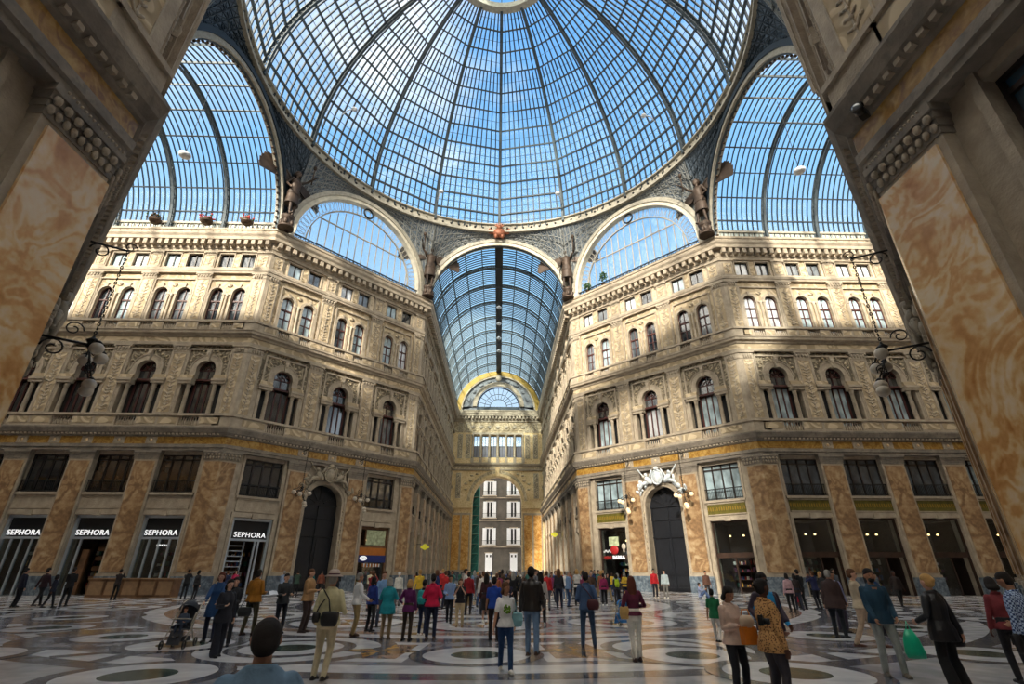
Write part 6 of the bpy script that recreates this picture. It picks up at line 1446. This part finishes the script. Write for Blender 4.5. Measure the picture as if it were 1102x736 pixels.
# --- people along the walls
PX(11.55, 38.62, 10, 1.86, 'person in a red shirt and dark jeans beside the portal with the white carving', (186, 26, 36), (26, 30, 46), DH, 'm', WHT)
PX(12.3, 38.58, -30, 1.8, 'person in a pale shirt and grey trousers leaning in front of the right portal', (176, 190, 196), (110, 108, 104), DH, 'l', WHT)
PX(14.9, 37.6, 0, 1.75, 'person in brown standing against the blue grey plinth right of the portal', (92, 62, 50), (50, 40, 40), DH, 'm')
PX(14.2, 37.2, 60, 1.7, 'person in blue and white sitting on the floor by the plinth right of the portal', (130, 140, 170), (70, 90, 130), DH, 'm', BLK, drop=.72, lf=(.15, -.6, .1), rf=(-.15, -.55, .1), lh=(.2, -.35, .6), rh=(-.2, -.35, .6))
far = [(14.02, 25.35, 180, 1.62, 'person in a pale pink top and black trousers by the right corner pier', (206, 170, 176), BLK, DH, 'f', 'bob'), (14.9, 26.3, 160, 1.6, 'person in a dark brown coat next to the pale pink top', (50, 40, 38), (40, 44, 60), DH, 'f', 'bob'),
 (15.6, 27.2, 180, 1.8, 'tall person in black behind the child in red', (22, 26, 30), (24, 26, 30), DH, 'm', 'short'), (15.46, 26.4, 170, 1.1, 'child in a red skirt and dark coat near the right corner pier', (30, 34, 60), (176, 26, 52), DH, 'f', 'bob'),
 (16.6, 27.6, 200, 1.72, 'person in a navy jacket near the right corner pier', (40, 46, 86), (26, 26, 36), BH, 'm', 'short'), (17.6, 28.6, 20, 1.7, 'blonde person in a dark dress before the first right shopfront', (44, 44, 46), (36, 36, 40), YH, 'f', 'long'),
 (18.9, 29.5, 0, 1.85, 'person in a grey suit before the second right shopfront', (90, 94, 100), (60, 62, 70), DH, 'm', 'short'), (20.6, 29.3, 10, 1.78, 'person in a pale scarf and black coat before the second right shopfront', (34, 34, 38), BLK, BH, 'm', 'short'),
 (21.6, 28.6, -10, 1.75, 'person in dark clothes with folded arms before the third right shopfront', (46, 36, 34), (30, 30, 32), DH, 'm', 'short'),
 (-24.05, 35.87, 190, 1.77, 'person in dark clothes standing before the brown stall counter', (38, 30, 30), (24, 24, 28), DH, 'm', 'short'), (-24.3, 29.1, 160, 1.8, 'person in a navy coat at the left edge of the photo', (34, 36, 56), (26, 28, 36), DH, 'm', 'short'),
 (-23.5, 28.9, 170, 1.82, 'person in a dark maroon jacket near the left edge', (52, 30, 36), (26, 24, 28), DH, 'm', 'short'), (-22.7, 29.0, 200, 1.85, 'tall person in black near the left edge', (24, 24, 28), (20, 20, 24), DH, 'm', 'short'),
 (-21.9, 28.2, 150, 1.5, 'shorter person in dark navy at the right of the left edge group', (30, 34, 52), (24, 26, 34), DH, 'f', 'bob'), (-20.2, 36.8, 200, 1.78, 'person in black right of the stall counter', (26, 26, 30), (28, 28, 34), DH, 'm', 'short'),
 (-19.2, 36.2, 160, 1.72, 'person in dark grey with a cream bag right of the stall counter', (48, 48, 52), (32, 32, 40), DH, 'f', 'bob'), (-17.9, 37.4, 180, 1.7, 'person in dark blue before the left corner pier', (40, 50, 84), (30, 32, 44), BH, 'm', 'short'),
 (-16.7, 36.0, 10, 1.75, 'person in a pink top inside the open cosmetics shop on the diagonal', (190, 40, 90), BLK, DH, 'f', 'bob'),
 (-14.9, 39.4, 180, 1.7, 'person in pale blue before the left portal', (140, 160, 190), (60, 66, 80), GH, 'm', 'short'), (-14.1, 39.9, 200, 1.72, 'person in dark green before the left portal', (50, 74, 62), (30, 30, 36), DH, 'm', 'short'),
 (-13.3, 40.6, 170, 1.68, 'person in a teal top before the left portal', (40, 120, 120), (40, 40, 50), BH, 'f', 'long'), (-12.9, 41.5, 180, 1.7, 'person in rust brown right of the left portal', (130, 72, 50), (40, 36, 36), DH, 'm', 'short'),
 (-10.2, 36.4, 180, 1.75, 'person in a black suit left of the white shirt and khaki trousers', (26, 28, 34), (28, 30, 40), DH, 'm', 'short'), (-9.0, 40.5, 175, 1.7, 'person in a cream jacket before the blue signed shop', (200, 190, 160), (60, 60, 66), BH, 'm', 'short'),
 (-5.6, 26.5, 175, 1.7, 'person in a dark red shirt behind the light blue shirt', (140, 34, 34), (44, 44, 54), BH, 'm', 'short'), (-5.0, 30.2, 170, 1.65, 'person in a white cap and white shirt left of the purple jumper', (226, 222, 214), (90, 90, 96), (220, 216, 210), 'm', 'short')]
PX(7.24, 31.3, 180, 1.55, 'person with a lime green backpack left of the auburn haired person', (60, 60, 70), (40, 36, 40), DH, 'l', BLK, hair='bob', **FW); backpack(7.24, 31.3, 180, .9, 'lime green backpack seen left of the auburn hair', (176, 206, 30))
PX(6.35, 30.5, 178, 1.58, 'person in a magenta top and black trousers right of the blue denim shirt', (160, 40, 96), BLK, DH, 'l', WHT, hair='pony', **FW)
PX(4.8, 35.36, 180, 1.7, 'person in a white T-shirt and pale jeans left of the blue denim shirt', (232, 230, 228), LJEAN, BH, 'l', WHT, top='short'); 
stroller(4.7, 19.3, 200, .8, 'small bright blue pushchair left of the auburn haired person', cmat('blue plastic', (30, 120, 190)), cmat('blue hood', (40, 130, 200)))
F_ = [((196, 40, 44), 'bright red'), ((210, 206, 200), 'white'), ((40, 60, 110), 'blue'), ((60, 110, 100), 'green'), ((150, 60, 100), 'plum'), ((190, 150, 100), 'tan'), ((44, 44, 50), 'charcoal'), ((84, 60, 46), 'brown'), ((30, 30, 34), 'black'), ((120, 150, 190), 'sky blue'), ((160, 90, 60), 'rust'), ((110, 110, 116), 'grey'), ((230, 190, 60), 'yellow')]
B_ = [(NAVY, 'navy'), (BLK, 'black'), (GRY, 'grey'), (KHK, 'khaki'), (JEAN, 'denim')]
rc = random.Random(12); used = set()
spots = []
for x0, x1, y0, y1, n, place in ((-3.6, -.4, 27, 44, 14, 'in the crowd left of the axis'), (0.2, 4.4, 24, 46, 34, 'in the dense crowd before the far arch'), (4.6, 9.0, 30, 46, 20, 'in the crowd right of the far arch'), (-7.5, 7.5, 50, 66, 14, 'at the mouth of the far corridor'), (-7, 7, 70, 98, 10, 'deep in the far corridor')):
    for i in range(n): spots.append((x0+(x1-x0)*(i+.5)/n+rc.uniform(-.15, .15), y0+(y1-y0)*((i*7) % n+.5)/n, place))
POSE = [dict(), dict(W1), dict(HOLD), dict(W2), dict(CAM)]
for x, y, place in spots:
    for _ in range(60):
        tc_, tn = rc.choice(F_); bc, bn = rc.choice(B_)
        if (tn, bn, place) not in used: break
    used.add((tn, bn, place)); sx = rc.choice('mf')
    far.append((x, y, rc.choice([180, 170, 200, 0, 20, 150, 90]), rc.uniform(1.58, 1.82), 'person, %s top, %s trousers, %s' % (tn, bn, place), tc_, bc, rc.choice([DH, DH, BH, GH, YH]), sx, 'short' if sx == 'm' else rc.choice(['long', 'bob'])))
for i, (x, y, f, h, lab, tc_, bc, hc, sx, hr) in enumerate(far):
    for _ in range(30):
        if all(math.hypot(x-a_, y-b_) > .85 for a_, b_ in PPOS): break
        y += .45; x += .12
    pz = POSE[i % 5] if y > 24 else {}; sk = ['l', 'l', 'm', 'l', 'd'][(i*3) % 5]
    kw = dict(pz); kw.update(sex=sx, hair=hr)
    if 'dress' in lab or 'skirt' in lab: kw['bot'] = 'skirt'
    PX(x, y, f, h, lab, tc_, bc, hc, sk, BLK, **kw)
SKY, SUN, EXPO = 1.0, 13.5, 0.32
# ------------------------------------------------------------------ floor (plain for now), light, camera
# ---- sky and sun
w = bpy.data.worlds.new('sky'); SC.world = w; w.use_nodes = True; nt = NT(w)
bg = nt.n['Background']; tc = nt.new('ShaderNodeTexCoord'); sx = nt.new('ShaderNodeSeparateXYZ'); nt.link(tc.outputs['Generated'], sx.inputs[0])
r = ramp(nt, sx.outputs[2], [(0., lin((228, 238, 246))), (.4, lin((196, 222, 244))), (.62, lin((138, 192, 238))), (.9, lin((96, 160, 224)))])
mp = nt.new('ShaderNodeMapping'); mp.inputs['Scale'].default_value = (1, 1, 2.2); nt.link(tc.outputs['Generated'], mp.inputs[0])
n = nt.new('ShaderNodeTexNoise', i_Scale=1.9, i_Detail=7.0, i_Roughness=.6); nt.link(mp.outputs[0], n.inputs['Vector'])
cr = ramp(nt, n.outputs[0], [(.56, (0, 0, 0, 1)), (.74, (1, 1, 1, 1))])
mx = nt.new('ShaderNodeMix', data_type='RGBA'); mx.inputs[7].default_value = (1., 1., 1., 1); nt.link(cr.outputs[0], mx.inputs[0]); nt.link(r.outputs[0], mx.inputs[6])
dp = nt.new('ShaderNodeVectorMath', operation='DOT_PRODUCT'); dp.inputs[1].default_value = (-.35, -.82, .45); nt.link(tc.outputs['Generated'], dp.inputs[0])
gr = nt.new('ShaderNodeMapRange', interpolation_type='SMOOTHSTEP'); gr.inputs[1].default_value = .0; gr.inputs[2].default_value = .9; gr.inputs[3].default_value = 1.25; gr.inputs[4].default_value = 4.6; nt.link(dp.outputs['Value'], gr.inputs[0])
# the half of the sky round the sun is hazier, whiter and brighter than the half the camera looks at
hz = nt.new('ShaderNodeMix', data_type='RGBA'); hz.inputs[7].default_value = lin((255, 244, 226)); hf = nt.new('ShaderNodeMapRange'); hf.inputs[1].default_value = -.05; hf.inputs[2].default_value = .5; nt.link(dp.outputs['Value'], hf.inputs[0]); nt.link(hf.outputs[0], hz.inputs[0]); nt.link(mx.outputs[2], hz.inputs[6])
vm = nt.new('ShaderNodeVectorMath', operation='SCALE'); nt.link(hz.outputs[2], vm.inputs[0]); nt.link(gr.outputs[0], vm.inputs[3])
nt.link(vm.outputs[0], bg.inputs[0]); bg.inputs[1].default_value = SKY
l = bpy.data.lights.new('sun', 'SUN'); l.energy = SUN; l.angle = R(3); l.color = (1., .88, .7)
o = bpy.data.objects.new('sun', l); COL.objects.link(o); el = R(28); az = Vector((-.32, -.95)).normalized()
d = Vector((az.x*math.cos(el), az.y*math.cos(el), math.sin(el))); o.rotation_euler = d.to_track_quat('Z', 'Y').to_euler()
# ---- camera
cam = bpy.data.cameras.new('camera'); co = bpy.data.objects.new('camera', cam); COL.objects.link(co)
cam.sensor_width = 36; cam.lens = 528.86*36/1102; cam.clip_end = 1000; cam.clip_start = .05
co.location = (.463, 0, 1.7)
pitch, yaw, roll = .4362, .0242, .0017
co.matrix_world = Matrix.Translation((.463, 0, 1.7)) @ Matrix.Rotation(yaw*-1*-1 if False else -(-yaw) if False else 0, 4, 'Z') @ Matrix.Rotation(-yaw*-1 if False else 0, 4, 'Z')
fwd = Vector((0, 1, 0)); Rz = Matrix.Rotation(-yaw, 4, 'Z')
co.matrix_world = Matrix.Translation((.463, 0, 1.7)) @ Matrix.Rotation(-yaw, 4, 'Z') @ Matrix.Rotation(PI/2+pitch, 4, 'X') @ Matrix.Rotation(roll, 4, 'Z')
SC.camera = co
SC.view_settings.view_transform = 'Standard'; SC.view_settings.look = 'None'; SC.view_settings.gamma = 1; SC.view_settings.use_curve_mapping = False
SC.view_settings.exposure = EXPO
SC.cycles.max_bounces = 7; SC.cycles.diffuse_bounces = 4; SC.cycles.glossy_bounces = 3; SC.cycles.transparent_max_bounces = 14
